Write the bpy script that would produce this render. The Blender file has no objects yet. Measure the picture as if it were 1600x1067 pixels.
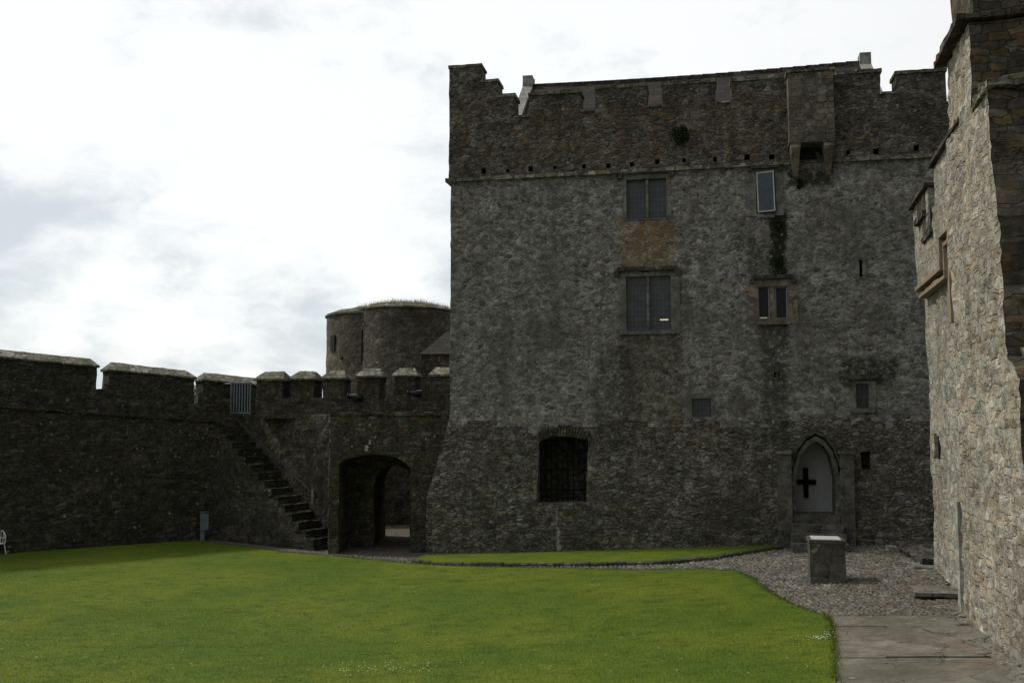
import bpy, bmesh, math, random
import numpy as np
from mathutils import Vector, Matrix, noise as mn
random.seed(7); rng = np.random.default_rng(7)
S = bpy.context.scene
COL = S.collection
R = math.radians

# ------------------------------------------------------------------ camera
FP, CX, CY, TH, CZ = 1500.0, 800.0, 533.5, math.atan(116.5/1500), 5.0
cam = bpy.data.cameras.new('camera'); camo = bpy.data.objects.new('camera', cam); COL.objects.link(camo)
cam.lens = 36*FP/1600; cam.clip_end = 3000
camo.location = (0, 0, CZ); camo.rotation_euler = (math.pi/2+TH, 0, 0); S.camera = camo
def ray(px, py):
    x = (px-CX)/FP; y = -(py-CY)/FP
    return Vector((x, math.cos(TH)-y*math.sin(TH), math.sin(TH)+y*math.cos(TH)))
def atY(px, py, Y):
    d = ray(px, py); return Vector((0, 0, CZ))+d*(Y/d.y)
def gz(x, y):
    t = (x+3.3)/1.5
    sp = 1.5*(math.log1p(math.exp(t)) if t < 30 else t)
    sp = min(sp, 18.0)
    n = 20.5-y
    r = 0.0
    if n > 0:
        n = min(n, 20.0); r = .004*n*n+.02*n
    return .058*sp+r
def G(px, py):
    d = ray(px, py); lo, hi = 3.0, 140.0
    for _ in range(60):
        m = (lo+hi)/2; p = d*(m/d.y)
        if CZ+p.z > gz(p.x, p.y): lo = m
        else: hi = m
    p = d*(lo/d.y); return Vector((p.x, p.y, gz(p.x, p.y)))
class Frame:
    def __init__(s, p0, p1):
        s.o = Vector((p0[0], p0[1], 0)); u = Vector((p1[0]-p0[0], p1[1]-p0[1], 0)); s.len = u.length
        s.u = u.normalized(); s.m = Vector((-s.u.y, s.u.x, 0)); s.ang = math.atan2(s.u.y, s.u.x)
    def hit(s, px, py, d=0.0):
        r = ray(px, py); o = s.o+s.m*d; c = Vector((0, 0, CZ))
        t = (o-c).dot(s.m)/r.dot(s.m); p = c+r*t
        return (p-s.o).dot(s.u), p.z
    def W(s, u, d, z): return s.o+s.u*u+s.m*d+Vector((0, 0, z))
    def L(s, P): q = Vector(P)-s.o; return Vector((q.dot(s.u), q.dot(s.m), q.z))
    def root(s, name): 
        e = bpy.data.objects.new(name, None); COL.objects.link(e)
        e.location = s.o; e.rotation_euler = (0, 0, s.ang); return e

# ------------------------------------------------------------------ shader helpers
def nd(nt, t, ins=None, **props):
    n = nt.nodes.new(t)
    for k, v in props.items(): setattr(n, k, v)
    for k, v in (ins or {}).items():
        s = n.inputs[k]
        if isinstance(v, bpy.types.NodeSocket): nt.links.new(v, s)
        else: s.default_value = v
    return n
def M(nt, op, a, b=0.0, c=0.0, clamp=False):
    return nd(nt, 'ShaderNodeMath', {0: a, 1: b, 2: c}, operation=op, use_clamp=clamp).outputs[0]
def MIX(nt, f, a, b, mode='MIX'):
    if isinstance(a, tuple) and len(a) == 3: a = a+(1,)
    if isinstance(b, tuple) and len(b) == 3: b = b+(1,)
    return nd(nt, 'ShaderNodeMix', {0: f, 6: a, 7: b}, data_type='RGBA', blend_type=mode).outputs[2]
def FM(nt, f, a, b): return nd(nt, 'ShaderNodeMix', {0: f, 2: a, 3: b}, data_type='FLOAT').outputs[0]
def SS(nt, v, a, b, o0=0.0, o1=1.0):
    return nd(nt, 'ShaderNodeMapRange', {0: v, 1: a, 2: b, 3: o0, 4: o1}, interpolation_type='SMOOTHSTEP').outputs[0]
def VM(nt, op, a, b): return nd(nt, 'ShaderNodeVectorMath', {0: a, 1: b}, operation=op).outputs[0]
def NO(nt, vec, scale, detail=3.0, rough=.55, out=0):
    return nd(nt, 'ShaderNodeTexNoise', {'Vector': vec, 'Scale': scale, 'Detail': detail, 'Roughness': rough}).outputs[out]
def begin(name, rough=.9, spec=.2):
    m = bpy.data.materials.new(name); m.use_nodes = True; nt = m.node_tree; nt.nodes.clear()
    o = nd(nt, 'ShaderNodeOutputMaterial'); b = nd(nt, 'ShaderNodeBsdfPrincipled', {'Roughness': rough, 'Specular IOR Level': spec})
    nt.links.new(b.outputs[0], o.inputs[0]); return m, nt, b
def obj_co(nt): return nd(nt, 'ShaderNodeTexCoord').outputs['Object']

def patch_mask(nt, sx, sz, n1, p):
    u0, u1, z0, z1, soft = p
    d = M(nt, 'MINIMUM', M(nt, 'MINIMUM', M(nt, 'SUBTRACT', sx, u0), M(nt, 'SUBTRACT', u1, sx)),
          M(nt, 'MINIMUM', M(nt, 'SUBTRACT', sz, z0), M(nt, 'SUBTRACT', z1, sz)))
    d = M(nt, 'ADD', d, M(nt, 'MULTIPLY', M(nt, 'SUBTRACT', n1, .5), soft*3.0))
    return SS(nt, d, -soft*.5, soft*.5)

def masonry(name, pal, mortar, sx=3.0, sz=6.0, warp=.09, mw=.07, bump=1.0, bdist=.05, stain=(.03, .03, .025), stain_amt=.6,
            lich=.25, lcol=(.42, .42, .38), tint=None, tint_amt=0.0, patches=(), mort_fac=1.0, streak=.3, fine=.5, rnd=.85, metric='CHEBYCHEV', crisp=(.72, 1.22), hs=.7, blotch=.3):
    m, nt, b = begin(name, .93, .15)
    co = obj_co(nt)
    w = NO(nt, co, 1.6, 3.0, .6, 1)
    co2 = VM(nt, 'ADD', co, nd(nt, 'ShaderNodeVectorMath', {0: VM(nt, 'SUBTRACT', w, (.5, .5, .5)), 3: warp*2}, operation='SCALE').outputs[0])
    nfine = NO(nt, co, 14.0, 4.0, .65)
    co2 = VM(nt, 'ADD', co2, nd(nt, 'ShaderNodeVectorMath', {0: NO(nt, co, 9.0, 2.0, .5, 1), 3: .035}, operation='SCALE').outputs[0])
    q1 = VM(nt, 'MULTIPLY', co2, (sx, sx, sz)); q2 = VM(nt, 'MULTIPLY', co2, (sx*1.9, sx*1.9, sz*1.6))
    sel = SS(nt, NO(nt, co, .9, 2.0), .47, .53)
    def vor(q):
        f1 = nd(nt, 'ShaderNodeTexVoronoi', {'Vector': q, 'Scale': 1.0, 'Randomness': rnd}, feature='F1', distance=metric)
        f2 = nd(nt, 'ShaderNodeTexVoronoi', {'Vector': q, 'Scale': 1.0, 'Randomness': rnd}, feature='F2', distance=metric)
        return M(nt, 'SUBTRACT', f2.outputs['Distance'], f1.outputs['Distance']), f1.outputs['Color']
    a1, c1 = vor(q1); a2, c2 = vor(q2)
    edge = FM(nt, sel, a1, a2); cell = MIX(nt, sel, c1, c2)
    sc = nd(nt, 'ShaderNodeSeparateColor', {0: cell})
    stone_h = SS(nt, edge, mw*.15, mw*2.2)
    mort = M(nt, 'SUBTRACT', 1.0, SS(nt, M(nt, 'ADD', edge, M(nt, 'MULTIPLY', M(nt, 'SUBTRACT', nfine, .5), .12)), mw*.3, mw*1.1))
    colr = MIX(nt, SS(nt, sc.outputs[0], .1, .9), pal[0], pal[1])
    colr = MIX(nt, SS(nt, sc.outputs[1], .72, .95), colr, pal[2])
    colr = MIX(nt, M(nt, 'MULTIPLY', mort, mort_fac), colr, mortar)
    # per-stone value and fine grain
    k = M(nt, 'ADD', FM(nt, sc.outputs[2], crisp[0], crisp[1]), M(nt, 'MULTIPLY', M(nt, 'SUBTRACT', nfine, .5), 1.6*fine))
    big = NO(nt, co, .33, 5.0, .62)
    mid = NO(nt, co, 1.7, 4.0, .65)
    k = M(nt, 'MULTIPLY', k, SS(nt, mid, .25, .75, .72, 1.25))
    k = M(nt, 'MULTIPLY', k, SS(nt, NO(nt, VM(nt, 'MULTIPLY', co2, (1, 1, 1.4)), 4.2, 5.0, .75), .36, .62, 1.0-blotch, 1.0+blotch*.5))
    colr = MIX(nt, 1.0, colr, nd(nt, 'ShaderNodeCombineColor', {0: k, 1: k, 2: k}).outputs[0], 'MULTIPLY')
    colr = MIX(nt, M(nt, 'MULTIPLY', SS(nt, big, .46, .68), stain_amt), colr, stain)
    if streak:
        sv = NO(nt, VM(nt, 'MULTIPLY', co, (2.2, 2.2, .16)), 1.0, 4.0, .6)
        colr = MIX(nt, M(nt, 'MULTIPLY', SS(nt, sv, .52, .72), streak), colr, stain)
    if tint:
        colr = MIX(nt, M(nt, 'MULTIPLY', SS(nt, NO(nt, co, 1.1, 6.0, .7), .5, .68), tint_amt), colr, tint)
    sep = nd(nt, 'ShaderNodeSeparateXYZ', {0: co})
    n1 = NO(nt, co, 2.6, 5.0, .65); n2 = NO(nt, co, 6.5, 5.0, .7)
    for p in patches:
        mk = patch_mask(nt, sep.outputs[0], sep.outputs[2], n1, p['box'])
        if p.get('spot'): mk = M(nt, 'MULTIPLY', mk, SS(nt, n2, p['spot'], p['spot']+.12))
        mk = M(nt, 'MULTIPLY', mk, p.get('amt', 1.0))
        colr = MIX(nt, mk, colr, p['col'], p.get('mode', 'MIX'))
    if lich:
        lv = nd(nt, 'ShaderNodeTexVoronoi', {'Vector': VM(nt, 'ADD', co, nd(nt, 'ShaderNodeVectorMath', {0: NO(nt, co, 18.0, 2.0, .5, 1), 3: .06}, operation='SCALE').outputs[0]), 'Scale': 5.5}, feature='F1')
        lc = nd(nt, 'ShaderNodeSeparateColor', {0: lv.outputs['Color']})
        rad = SS(nt, lc.outputs[0], .55, 1.0, 0.0, .30)
        lm = M(nt, 'MULTIPLY', M(nt, 'LESS_THAN', lv.outputs['Distance'], rad), SS(nt, n1, .45, .62))
        colr = MIX(nt, M(nt, 'MULTIPLY', lm, lich), colr, lcol)
    nt.links.new(colr, b.inputs['Base Color'])
    h = M(nt, 'ADD', M(nt, 'ADD', M(nt, 'MULTIPLY', stone_h, hs), M(nt, 'MULTIPLY', nfine, .35)), M(nt, 'MULTIPLY', sc.outputs[2], .35))
    bp = nd(nt, 'ShaderNodeBump', {'Strength': bump, 'Distance': bdist, 'Height': h})
    nt.links.new(bp.outputs[0], b.inputs['Normal'])
    return m

def plain(name, c, rough=.8, spec=.3, var=.25, scale=6.0, c2=None, bump=.3, metal=0.0, emit=None):
    m, nt, b = begin(name, rough, spec)
    co = obj_co(nt); n = NO(nt, co, scale, 5.0, .65)
    c2 = c2 or tuple(x*.45 for x in c)
    col = MIX(nt, M(nt, 'MULTIPLY', SS(nt, n, .35, .7), min(1, var*2)), c, c2)
    nt.links.new(col, b.inputs['Base Color'])
    b.inputs['Metallic'].default_value = metal
    if bump:
        bp = nd(nt, 'ShaderNodeBump', {'Strength': bump, 'Distance': .02, 'Height': NO(nt, co, scale*4, 4.0, .6)}); nt.links.new(bp.outputs[0], b.inputs['Normal'])
    if emit:
        b.inputs['Emission Color'].default_value = emit[:3]+(1,); b.inputs['Emission Strength'].default_value = emit[3]
    return m

# ------------------------------------------------------------------ mesh helpers
def link(name, bm, mat, parent=None, smooth=False):
    me = bpy.data.meshes.new(name); bm.normal_update(); bm.to_mesh(me); bm.free()
    if smooth:
        for p in me.polygons: p.use_smooth = True
    me.materials.append(mat)
    o = bpy.data.objects.new(name, me); COL.objects.link(o)
    if parent: o.parent = parent
    return o
def tag(o, label=None, cat=None, group=None, kind=None):
    if label: o['label'] = label
    if cat: o['category'] = cat
    if group: o['group'] = group
    if kind: o['kind'] = kind
    return o
def empty(name, loc, rz=0.0):
    e = bpy.data.objects.new(name, None); COL.objects.link(e); e.location = loc; e.rotation_euler = (0, 0, rz); return e
def prism(bm, pts, d0, d1, fn=lambda u, d, z: Vector((u, d, z))):
    """pts in (u,z), extruded along d"""
    a = [bm.verts.new(fn(u, d0, z)) for u, z in pts]; c = [bm.verts.new(fn(u, d1, z)) for u, z in pts]; n = len(pts)
    bm.faces.new(a); bm.faces.new(c[::-1])
    for i in range(n): bm.faces.new((a[i], c[i], c[(i+1) % n], a[(i+1) % n]))
    return bm
def fixn(bm): bmesh.ops.recalc_face_normals(bm, faces=bm.faces[:]); return bm
def box(bm, u0, u1, d0, d1, z0, z1): return prism(bm, [(u0, z0), (u1, z0), (u1, z1), (u0, z1)], d0, d1)
def plan(bm, pts, z0, z1):
    a = [bm.verts.new((x, y, z0)) for x, y in pts]; c = [bm.verts.new((x, y, z1)) for x, y in pts]; n = len(pts)
    bm.faces.new(a[::-1]); bm.faces.new(c)
    for i in range(n): bm.faces.new((a[i], a[(i+1) % n], c[(i+1) % n], c[i]))
    return fixn(bm)
def tube(bm, p0, p1, r0, r1=None, seg=8, cap=True):
    p0 = Vector(p0); p1 = Vector(p1); r1 = r0 if r1 is None else r1
    z = (p1-p0).normalized(); x = z.orthogonal().normalized(); y = z.cross(x); A = []; B = []
    for i in range(seg):
        t = 2*math.pi*i/seg; v = x*math.cos(t)+y*math.sin(t)
        A.append(bm.verts.new(p0+v*r0)); B.append(bm.verts.new(p1+v*r1))
    for i in range(seg): bm.faces.new((A[i], A[(i+1) % seg], B[(i+1) % seg], B[i]))
    if cap: bm.faces.new(A[::-1]); bm.faces.new(B)
    return bm
def ring(bm, outer, inner, d0, d1):
    """open arch band between two point lists of the same length"""
    n = len(outer); V = [[bm.verts.new((u, d, z)) for u, z in lst] for lst in (outer, inner) for d in (d0, d1)]
    o0, o1, i0, i1 = V
    for k in range(n-1):
        bm.faces.new((o0[k], o0[k+1], i0[k+1], i0[k])); bm.faces.new((o1[k], i1[k], i1[k+1], o1[k+1]))
        bm.faces.new((o0[k], o1[k], o1[k+1], o0[k+1])); bm.faces.new((i0[k], i0[k+1], i1[k+1], i1[k]))
    for k in (0, n-1): bm.faces.new((o0[k], i0[k], i1[k], o1[k]))
    return fixn(bm)
def slice_bm(bm, step, axes='xyz'):
    bm.verts.ensure_lookup_table()
    for ax in axes:
        i = 'xyz'.index(ax); lo = min(v.co[i] for v in bm.verts); hi = max(v.co[i] for v in bm.verts)
        n = [0, 0, 0]; n[i] = 1; k = math.floor(lo/step)+1
        while k*step < hi-1e-4:
            if k*step > lo+1e-4:
                c = [0, 0, 0]; c[i] = k*step+.0137*step
                bmesh.ops.bisect_plane(bm, geom=bm.verts[:]+bm.edges[:]+bm.faces[:], plane_co=c, plane_no=n, dist=1e-5)
            k += 1
    return bm
def rough_bm(bm, amp, sx=3.0, sz=6.0, low=.5, seed=0.0):
    bm.normal_update()
    nn = {v: v.normal.copy() for v in bm.verts}
    for v in bm.verts:
        c = v.co; q = Vector((c.x*sx+seed, c.y*sx, c.z*sz))
        d, _ = mn.voronoi(q); st = min(1, (d[1]-d[0])*2.5)
        off = (st-.5)*amp+mn.noise(c*low+Vector((seed, 0, 0)))*amp*1.2+mn.noise(c*2.3)*amp*.7
        v.co = c+nn[v]*off
    return bm
def boolean(bm_solid, bm_cut):
    def mk(b):
        me = bpy.data.meshes.new('tmp'); b.to_mesh(me); b.free(); o = bpy.data.objects.new('tmp', me); COL.objects.link(o); return o
    a, c = mk(bm_solid), mk(bm_cut)
    md = a.modifiers.new('b', 'BOOLEAN'); md.operation = 'DIFFERENCE'; md.object = c; md.solver = 'EXACT'
    dg = bpy.context.evaluated_depsgraph_get(); dg.update()
    me = bpy.data.meshes.new_from_object(a.evaluated_get(dg))
    bm = bmesh.new(); bm.from_mesh(me)
    bpy.data.meshes.remove(me)
    for o in (a, c):
        me = o.data; bpy.data.objects.remove(o); bpy.data.meshes.remove(me)
    return bm
def np_mesh(name, verts, faces, mat, parent=None, smooth=False):
    k = faces.shape[1]; me = bpy.data.meshes.new(name)
    me.vertices.add(len(verts)); me.vertices.foreach_set('co', verts.astype(np.float32).ravel())
    me.loops.add(faces.size); me.loops.foreach_set('vertex_index', faces.astype(np.int32).ravel())
    me.polygons.add(len(faces)); me.polygons.foreach_set('loop_start', np.arange(0, faces.size, k, dtype=np.int32))
    me.update(calc_edges=True)
    if smooth: me.polygons.foreach_set('use_smooth', np.ones(len(faces), bool))
    me.materials.append(mat)
    o = bpy.data.objects.new(name, me); COL.objects.link(o)
    if parent: o.parent = parent
    return o
def in_poly(x, y, P):
    ins = np.zeros(len(x), bool); n = len(P)
    for i in range(n):
        x0, y0 = P[i][:2]; x1, y1 = P[(i+1) % n][:2]
        if y0 == y1: continue
        c = ((y0 > y) != (y1 > y)) & (x < (x1-x0)*(y-y0)/(y1-y0)+x0); ins ^= c
    return ins
GZ = np.vectorize(gz)
def leaves(name, cents, rads, n, size, mat, parent=None, squash=1.0):
    """leaf-sized quads spread through the volume of several clumps"""
    cents = np.array(cents); rads = np.array(rads); k = rng.integers(0, len(cents), n)
    v = rng.normal(size=(n, 3)); v /= np.linalg.norm(v, axis=1)[:, None]; rr = rng.random(n)**.45
    p = cents[k]+v*(rads[k]*rr)[:, None]*np.array([1, 1, squash])
    a = rng.normal(size=(n, 3)); a /= np.linalg.norm(a, axis=1)[:, None]
    b_ = np.cross(a, rng.normal(size=(n, 3))); b_ /= np.linalg.norm(b_, axis=1)[:, None]
    s = (size*(.6+.8*rng.random(n)))[:, None]
    V = np.stack([p-a*s, p+b_*s*.5, p+a*s, p-b_*s*.5], 1).reshape(-1, 3)
    return np_mesh(name, V, np.arange(4*n).reshape(n, 4), mat, parent)
def blades(name, x, y, z, h, w, mat, lean=.35):
    n = len(x); ang = rng.random(n)*6.283; l = rng.normal(size=(n, 2))*lean
    dx = np.cos(ang)*w/2; dy = np.sin(ang)*w/2
    V = np.stack([np.stack([x-dx, y-dy, z], 1), np.stack([x+dx, y+dy, z], 1), np.stack([x+l[:, 0]*h, y+l[:, 1]*h, z+h], 1)], 1).reshape(-1, 3)
    return np_mesh(name, V, np.arange(3*n).reshape(n, 3), mat)

# ------------------------------------------------------------------ world and sun
SUN_AZ = Vector((-.94, .34, 0)).normalized(); SUN_EL = R(50)
sdir = Vector((SUN_AZ.x*math.cos(SUN_EL), SUN_AZ.y*math.cos(SUN_EL), math.sin(SUN_EL)))
w = bpy.data.worlds.new('World'); S.world = w; w.use_nodes = True; nt = w.node_tree; nt.nodes.clear()
out = nd(nt, 'ShaderNodeOutputWorld')
sky = nd(nt, 'ShaderNodeTexSky'); sky.sky_type = 'NISHITA'; sky.sun_disc = False; sky.sun_elevation = SUN_EL
sky.sun_rotation = math.atan2(SUN_AZ.x, SUN_AZ.y)
dirv = nd(nt, 'ShaderNodeTexCoord').outputs['Generated']
sp = nd(nt, 'ShaderNodeSeparateXYZ', {0: dirv})
zz = M(nt, 'ADD', M(nt, 'MAXIMUM', sp.outputs[2], 0.0), .22)
pr = nd(nt, 'ShaderNodeCombineXYZ', {0: M(nt, 'DIVIDE', sp.outputs[0], zz), 1: M(nt, 'DIVIDE', sp.outputs[1], zz), 2: 0.0}).outputs[0]
pr = VM(nt, 'ADD', pr, (1.7, 3.1, 0))
wv = NO(nt, pr, 2.2, 4.0, .6, 1)
pr2 = VM(nt, 'ADD', pr, nd(nt, 'ShaderNodeVectorMath', {0: wv, 3: .35}, operation='SCALE').outputs[0])
dn = VM(nt, 'MULTIPLY', dirv, (1.0, 1.0, 1.9))
bulk = NO(nt, VM(nt, 'ADD', dn, (2.35, .4, 1.1)), 3.1, 3.0, .5)       # broad cloud masses
puff = NO(nt, VM(nt, 'ADD', dn, nd(nt, 'ShaderNodeVectorMath', {0: NO(nt, dn, 6.0, 3.0, .6, 1), 3: .10}, operation='SCALE').outputs[0]), 9.0, 8.0, .58)  # billows
low = SS(nt, sp.outputs[2], .0, .42)
thr = M(nt, 'ADD', M(nt, 'ADD', M(nt, 'MULTIPLY', bulk, .62), M(nt, 'MULTIPLY', puff, .38)), M(nt, 'MULTIPLY', low, .115))
cl = SS(nt, thr, .43, .57)
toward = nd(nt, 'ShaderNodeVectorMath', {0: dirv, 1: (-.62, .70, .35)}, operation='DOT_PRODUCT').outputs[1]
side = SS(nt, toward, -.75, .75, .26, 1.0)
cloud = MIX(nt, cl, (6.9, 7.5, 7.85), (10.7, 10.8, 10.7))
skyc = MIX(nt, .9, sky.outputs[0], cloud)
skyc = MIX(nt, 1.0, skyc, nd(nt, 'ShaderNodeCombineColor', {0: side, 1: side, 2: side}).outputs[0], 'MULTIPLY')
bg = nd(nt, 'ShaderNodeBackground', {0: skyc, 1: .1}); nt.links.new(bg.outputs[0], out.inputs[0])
sl = bpy.data.lights.new('sun', 'SUN'); sl.energy = 2.3; sl.angle = R(5); sl.color = (1, .95, .86)
so = bpy.data.objects.new('sun', sl); COL.objects.link(so); so.rotation_euler = sdir.to_track_quat('Z', 'Y').to_euler(); so.location = (-30, 20, 40)
S.view_settings.view_transform = 'Standard'; S.view_settings.look = 'None'; S.view_settings.exposure = 0.0; S.view_settings.gamma = 1
S.cycles.use_denoising = True; S.cycles.max_bounces = 6

# ------------------------------------------------------------------ frames of the walls
KF = Frame((-2.23, 34.5), (13.5, 31.2))                       # keep facade
LF = Frame((-18.8, 35.2), (-12.4, 39.6))                      # left curtain wall
near0 = G(1503, 958)
RF = Frame((near0.x, near0.y), (near0.x-2.618, near0.y-9.651)) # near tower lit face; u runs towards the camera
far0 = G(1460, 889)
TF = Frame((far0.x, far0.y), (far0.x-2.618, far0.y-9.651))
pg0 = atY(401, 650, 38.4); pg1 = atY(697, 650, 38.0)
PF = Frame((pg0.x, pg0.y), (pg1.x, pg1.y))                     # gate parapet
g0 = G(492, 860); g1 = atY(697, 650, 35.3)
GF = Frame((g0.x, 35.3), (g1.x, 35.3))                         # gatehouse front
s0 = G(330, 843); s1 = G(492, 861)
SF = Frame((s0.x, s0.y), (s1.x, s1.y))                         # stair front

# ------------------------------------------------------------------ materials
def kz(py, px=1000, d=0): return KF.hit(px, py, d)[1]
def kbox(x0, y0, x1, y1, d=0):
    a = KF.hit(x0, y1, d); b = KF.hit(x1, y0, d); return a[0], b[0], a[1], b[1]
ORANGE = (.20, .105, .02); MOSSD = (.014, .016, .009)
keep_patches = [
    dict(box=kbox(968, 522, 1066, 660)+(.25,), col=(.62, .58, .5), mode='MULTIPLY', amt=.8),
    dict(box=kbox(970, 340, 1050, 422)+(.42,), col=(.20, .115, .03), amt=.7, spot=.43),
    dict(box=kbox(1040, 650, 1125, 690)+(.15,), col=ORANGE, amt=.5, spot=.52),
    dict(box=kbox(1205, 335, 1228, 432)+(.16,), col=MOSSD, amt=.95, spot=.33),
    dict(box=kbox(1150, 372, 1226, 434)+(.3,), col=MOSSD, amt=.6, spot=.45),
    dict(box=kbox(1232, 262, 1300, 292)+(.22,), col=MOSSD, amt=.85, spot=.36),
    dict(box=kbox(1192, 500, 1230, 700)+(.25,), col=(.03, .03, .026), amt=.7, spot=.38),
    dict(box=kbox(765, 300, 860, 330)+(.12,), col=MOSSD, amt=.6, spot=.52),
    dict(box=kbox(930, 545, 990, 700)+(.3,), col=(.035, .033, .028), amt=.5, spot=.4),
    dict(box=kbox(865, 806, 881, 823, -.4)+(.16,), col=(.30, .30, .27), amt=.8, spot=.50), dict(box=kbox(869.5, 824, 875, 866, -.4)+(.07,), col=(.32, .32, .29), amt=.85, spot=.40),
    dict(box=kbox(1310, 560, 1400, 600)+(.2,), col=MOSSD, amt=.7, spot=.4),
]
m_keep = masonry('keep_stone', [(.13, .127, .118), (.235, .230, .213), (.185, .167, .135)], (.27, .265, .248), 3.7, 7.2, mw=.12, mort_fac=.8, patches=keep_patches,
                 stain=(.075, .07, .06), stain_amt=.6, lich=.5, streak=.5, bump=.8, bdist=.035, fine=1.2, hs=.45, warp=.12, metric='EUCLIDEAN', rnd=1.0, blotch=.40, crisp=(.74, 1.22))
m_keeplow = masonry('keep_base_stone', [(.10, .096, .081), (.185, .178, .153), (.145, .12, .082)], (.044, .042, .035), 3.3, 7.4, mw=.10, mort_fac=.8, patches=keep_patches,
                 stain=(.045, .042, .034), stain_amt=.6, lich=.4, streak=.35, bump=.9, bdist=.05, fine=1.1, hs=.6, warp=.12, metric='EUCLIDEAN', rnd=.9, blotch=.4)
m_par = masonry('parapet_stone', [(.08, .077, .066), (.155, .147, .123), (.13, .098, .064)], (.14, .134, .115), 3.0, 7.0, patches=[
    dict(box=kbox(800, 150, 1230, 260)+(.5,), col=(.15, .09, .035), amt=.5, spot=.5)],
    stain=(.025, .023, .018), stain_amt=.6, lich=.5, tint=(.11, .07, .035), tint_amt=.35, bdist=.05, fine=1.4, metric='EUCLIDEAN', rnd=1.0, mw=.12, blotch=.5)
m_cope = masonry('coping_stone', [(.13, .125, .10), (.25, .24, .20), (.16, .15, .09)], (.10, .10, .08), 2.2, 3.0, lich=.9, lcol=(.5, .5, .46), stain=(.05, .06, .02), stain_amt=.6)
m_curt = masonry('curtain_wall_stone', [(.042, .042, .037), (.088, .086, .074), (.075, .06, .04)], (.06, .058, .05), 3.0, 7.4, lich=.6, stain=(.028, .027, .022),
                 stain_amt=.6, tint=(.10, .075, .03), tint_amt=.25, bdist=.06, fine=.8)
gate_patches = [dict(box=(lambda a, b_: (a[0], b_[0], a[1], b_[1]))(GF.hit(x0, y1), GF.hit(x1, y0))+(.035,), col=(.42, .42, .38), amt=.9) for x0, y0, x1, y1 in ((576, 687, 580, 694), (570, 696, 575, 704), (498.5, 672, 501, 675), (509.5, 682, 511.5, 685), (585, 681, 587.5, 684), (537, 683, 539, 685), (549, 696, 551, 699), (664, 684, 666, 687), (678, 680, 680, 683))]
m_gate = masonry('gatehouse_stone', [(.055, .052, .042), (.11, .104, .082), (.10, .074, .042)], (.08, .077, .063), 3.0, 6.6, lich=.5, stain=(.03, .028, .02),
                 stain_amt=.55, tint=(.11, .09, .03), tint_amt=.3, bdist=.06, fine=.8, patches=gate_patches)
m_round = masonry('round_tower_stone', [(.10, .095, .075), (.18, .17, .135), (.15, .12, .075)], (.15, .14, .115), 3.0, 6.0, lich=.3, stain=(.05, .045, .03), tint=(.14, .12, .05), tint_amt=.35)
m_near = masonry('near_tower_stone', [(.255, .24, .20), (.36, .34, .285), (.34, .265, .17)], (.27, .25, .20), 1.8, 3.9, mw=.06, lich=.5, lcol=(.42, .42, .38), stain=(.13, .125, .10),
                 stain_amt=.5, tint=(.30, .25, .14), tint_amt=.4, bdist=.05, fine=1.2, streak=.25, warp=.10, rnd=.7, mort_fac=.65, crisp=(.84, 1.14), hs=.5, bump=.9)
m_nearside = masonry('near_tower_painted_shade_stone', [(.06, .054, .042), (.10, .09, .07), (.09, .065, .035)], (.05, .045, .035), 1.5, 3.8, mw=.04, lich=.2, stain=(.022, .02, .014), stain_amt=.7, tint=(.13, .075, .02), tint_amt=.5, rnd=.75, bdist=.04, crisp=(.85, 1.15))  # darker copy of the tower stone; shade of the return face is in its colour
m_far = masonry('turret_stone', [(.25, .24, .205), (.34, .33, .285), (.32, .26, .18)], (.26, .25, .21), 2.0, 4.0, mw=.06, lich=.4, stain=(.13, .12, .095), tint=(.26, .22, .13), tint_amt=.4, bdist=.04, fine=1.2, rnd=.7, mort_fac=.6, crisp=(.87, 1.12), hs=.5)
m_dress = masonry('dressed_stone', [(.13, .13, .125), (.18, .18, .168), (.16, .15, .13)], (.12, .12, .11), 1.6, 2.4, mw=.03, lich=.25, stain=(.06, .06, .05), stain_amt=.5, bump=.4, bdist=.02)
m_dress2 = masonry('dressed_sandstone', [(.15, .135, .11), (.22, .20, .165), (.2, .14, .09)], (.14, .13, .1), 1.6, 2.4, mw=.03, lich=.2, stain=(.06, .05, .04), stain_amt=.5, bump=.4, bdist=.02)
m_darkst = masonry('weathered_dark_stone', [(.05, .05, .043), (.09, .088, .075), (.08, .07, .05)], (.05, .05, .04), 1.8, 2.6, mw=.03, lich=.4, stain=(.02, .022, .012), stain_amt=.5, bump=.6, bdist=.03)
m_cope2 = masonry('dark_coping_stone', [(.06, .05, .042), (.10, .085, .07), (.08, .05, .035)], (.05, .045, .04), 2.0, 3.0, lich=.3, stain=(.03, .028, .02))
m_sand = plain('buff_sandstone', (.26, .20, .14), c2=(.20, .17, .13), var=.5)
m_iron = plain('black_iron', (.006, .006, .006), .95, .05, bump=0)
m_dress3 = masonry('dark_dressed_stone', [(.085, .083, .075), (.125, .122, .11), (.11, .10, .075)], (.06, .058, .05), 1.4, 2.2, mw=.03, lich=.4, stain=(.03, .03, .024), stain_amt=.6, bump=.5, bdist=.02, rnd=.6, warp=.05)
m_gun = plain('glossy_black_paint', (.008, .009, .012), .22, .6, bump=0, scale=9)
m_steel = plain('galvanised_steel', (.10, .125, .14), .6, .3, metal=.3, bump=0, c2=(.10, .13, .14))
m_white = plain('white_paint', (.72, .74, .72), .5, .4, bump=0, var=.1)
m_limew = plain('limewashed_board', (.31, .322, .325), .8, .2, var=.35, scale=1.6, c2=(.24, .25, .25))
m_panel = plain('pale_information_panel', (.48, .48, .45), .5, .4, var=.1, bump=0)
m_box = plain('blue_grey_metal', (.11, .15, .17), .5, .4, bump=0)
m_lamp = plain('warm_strip_lamp', (.8, .7, .4), .5, .2, bump=0, emit=(1.0, .82, .4, .55))
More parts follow.
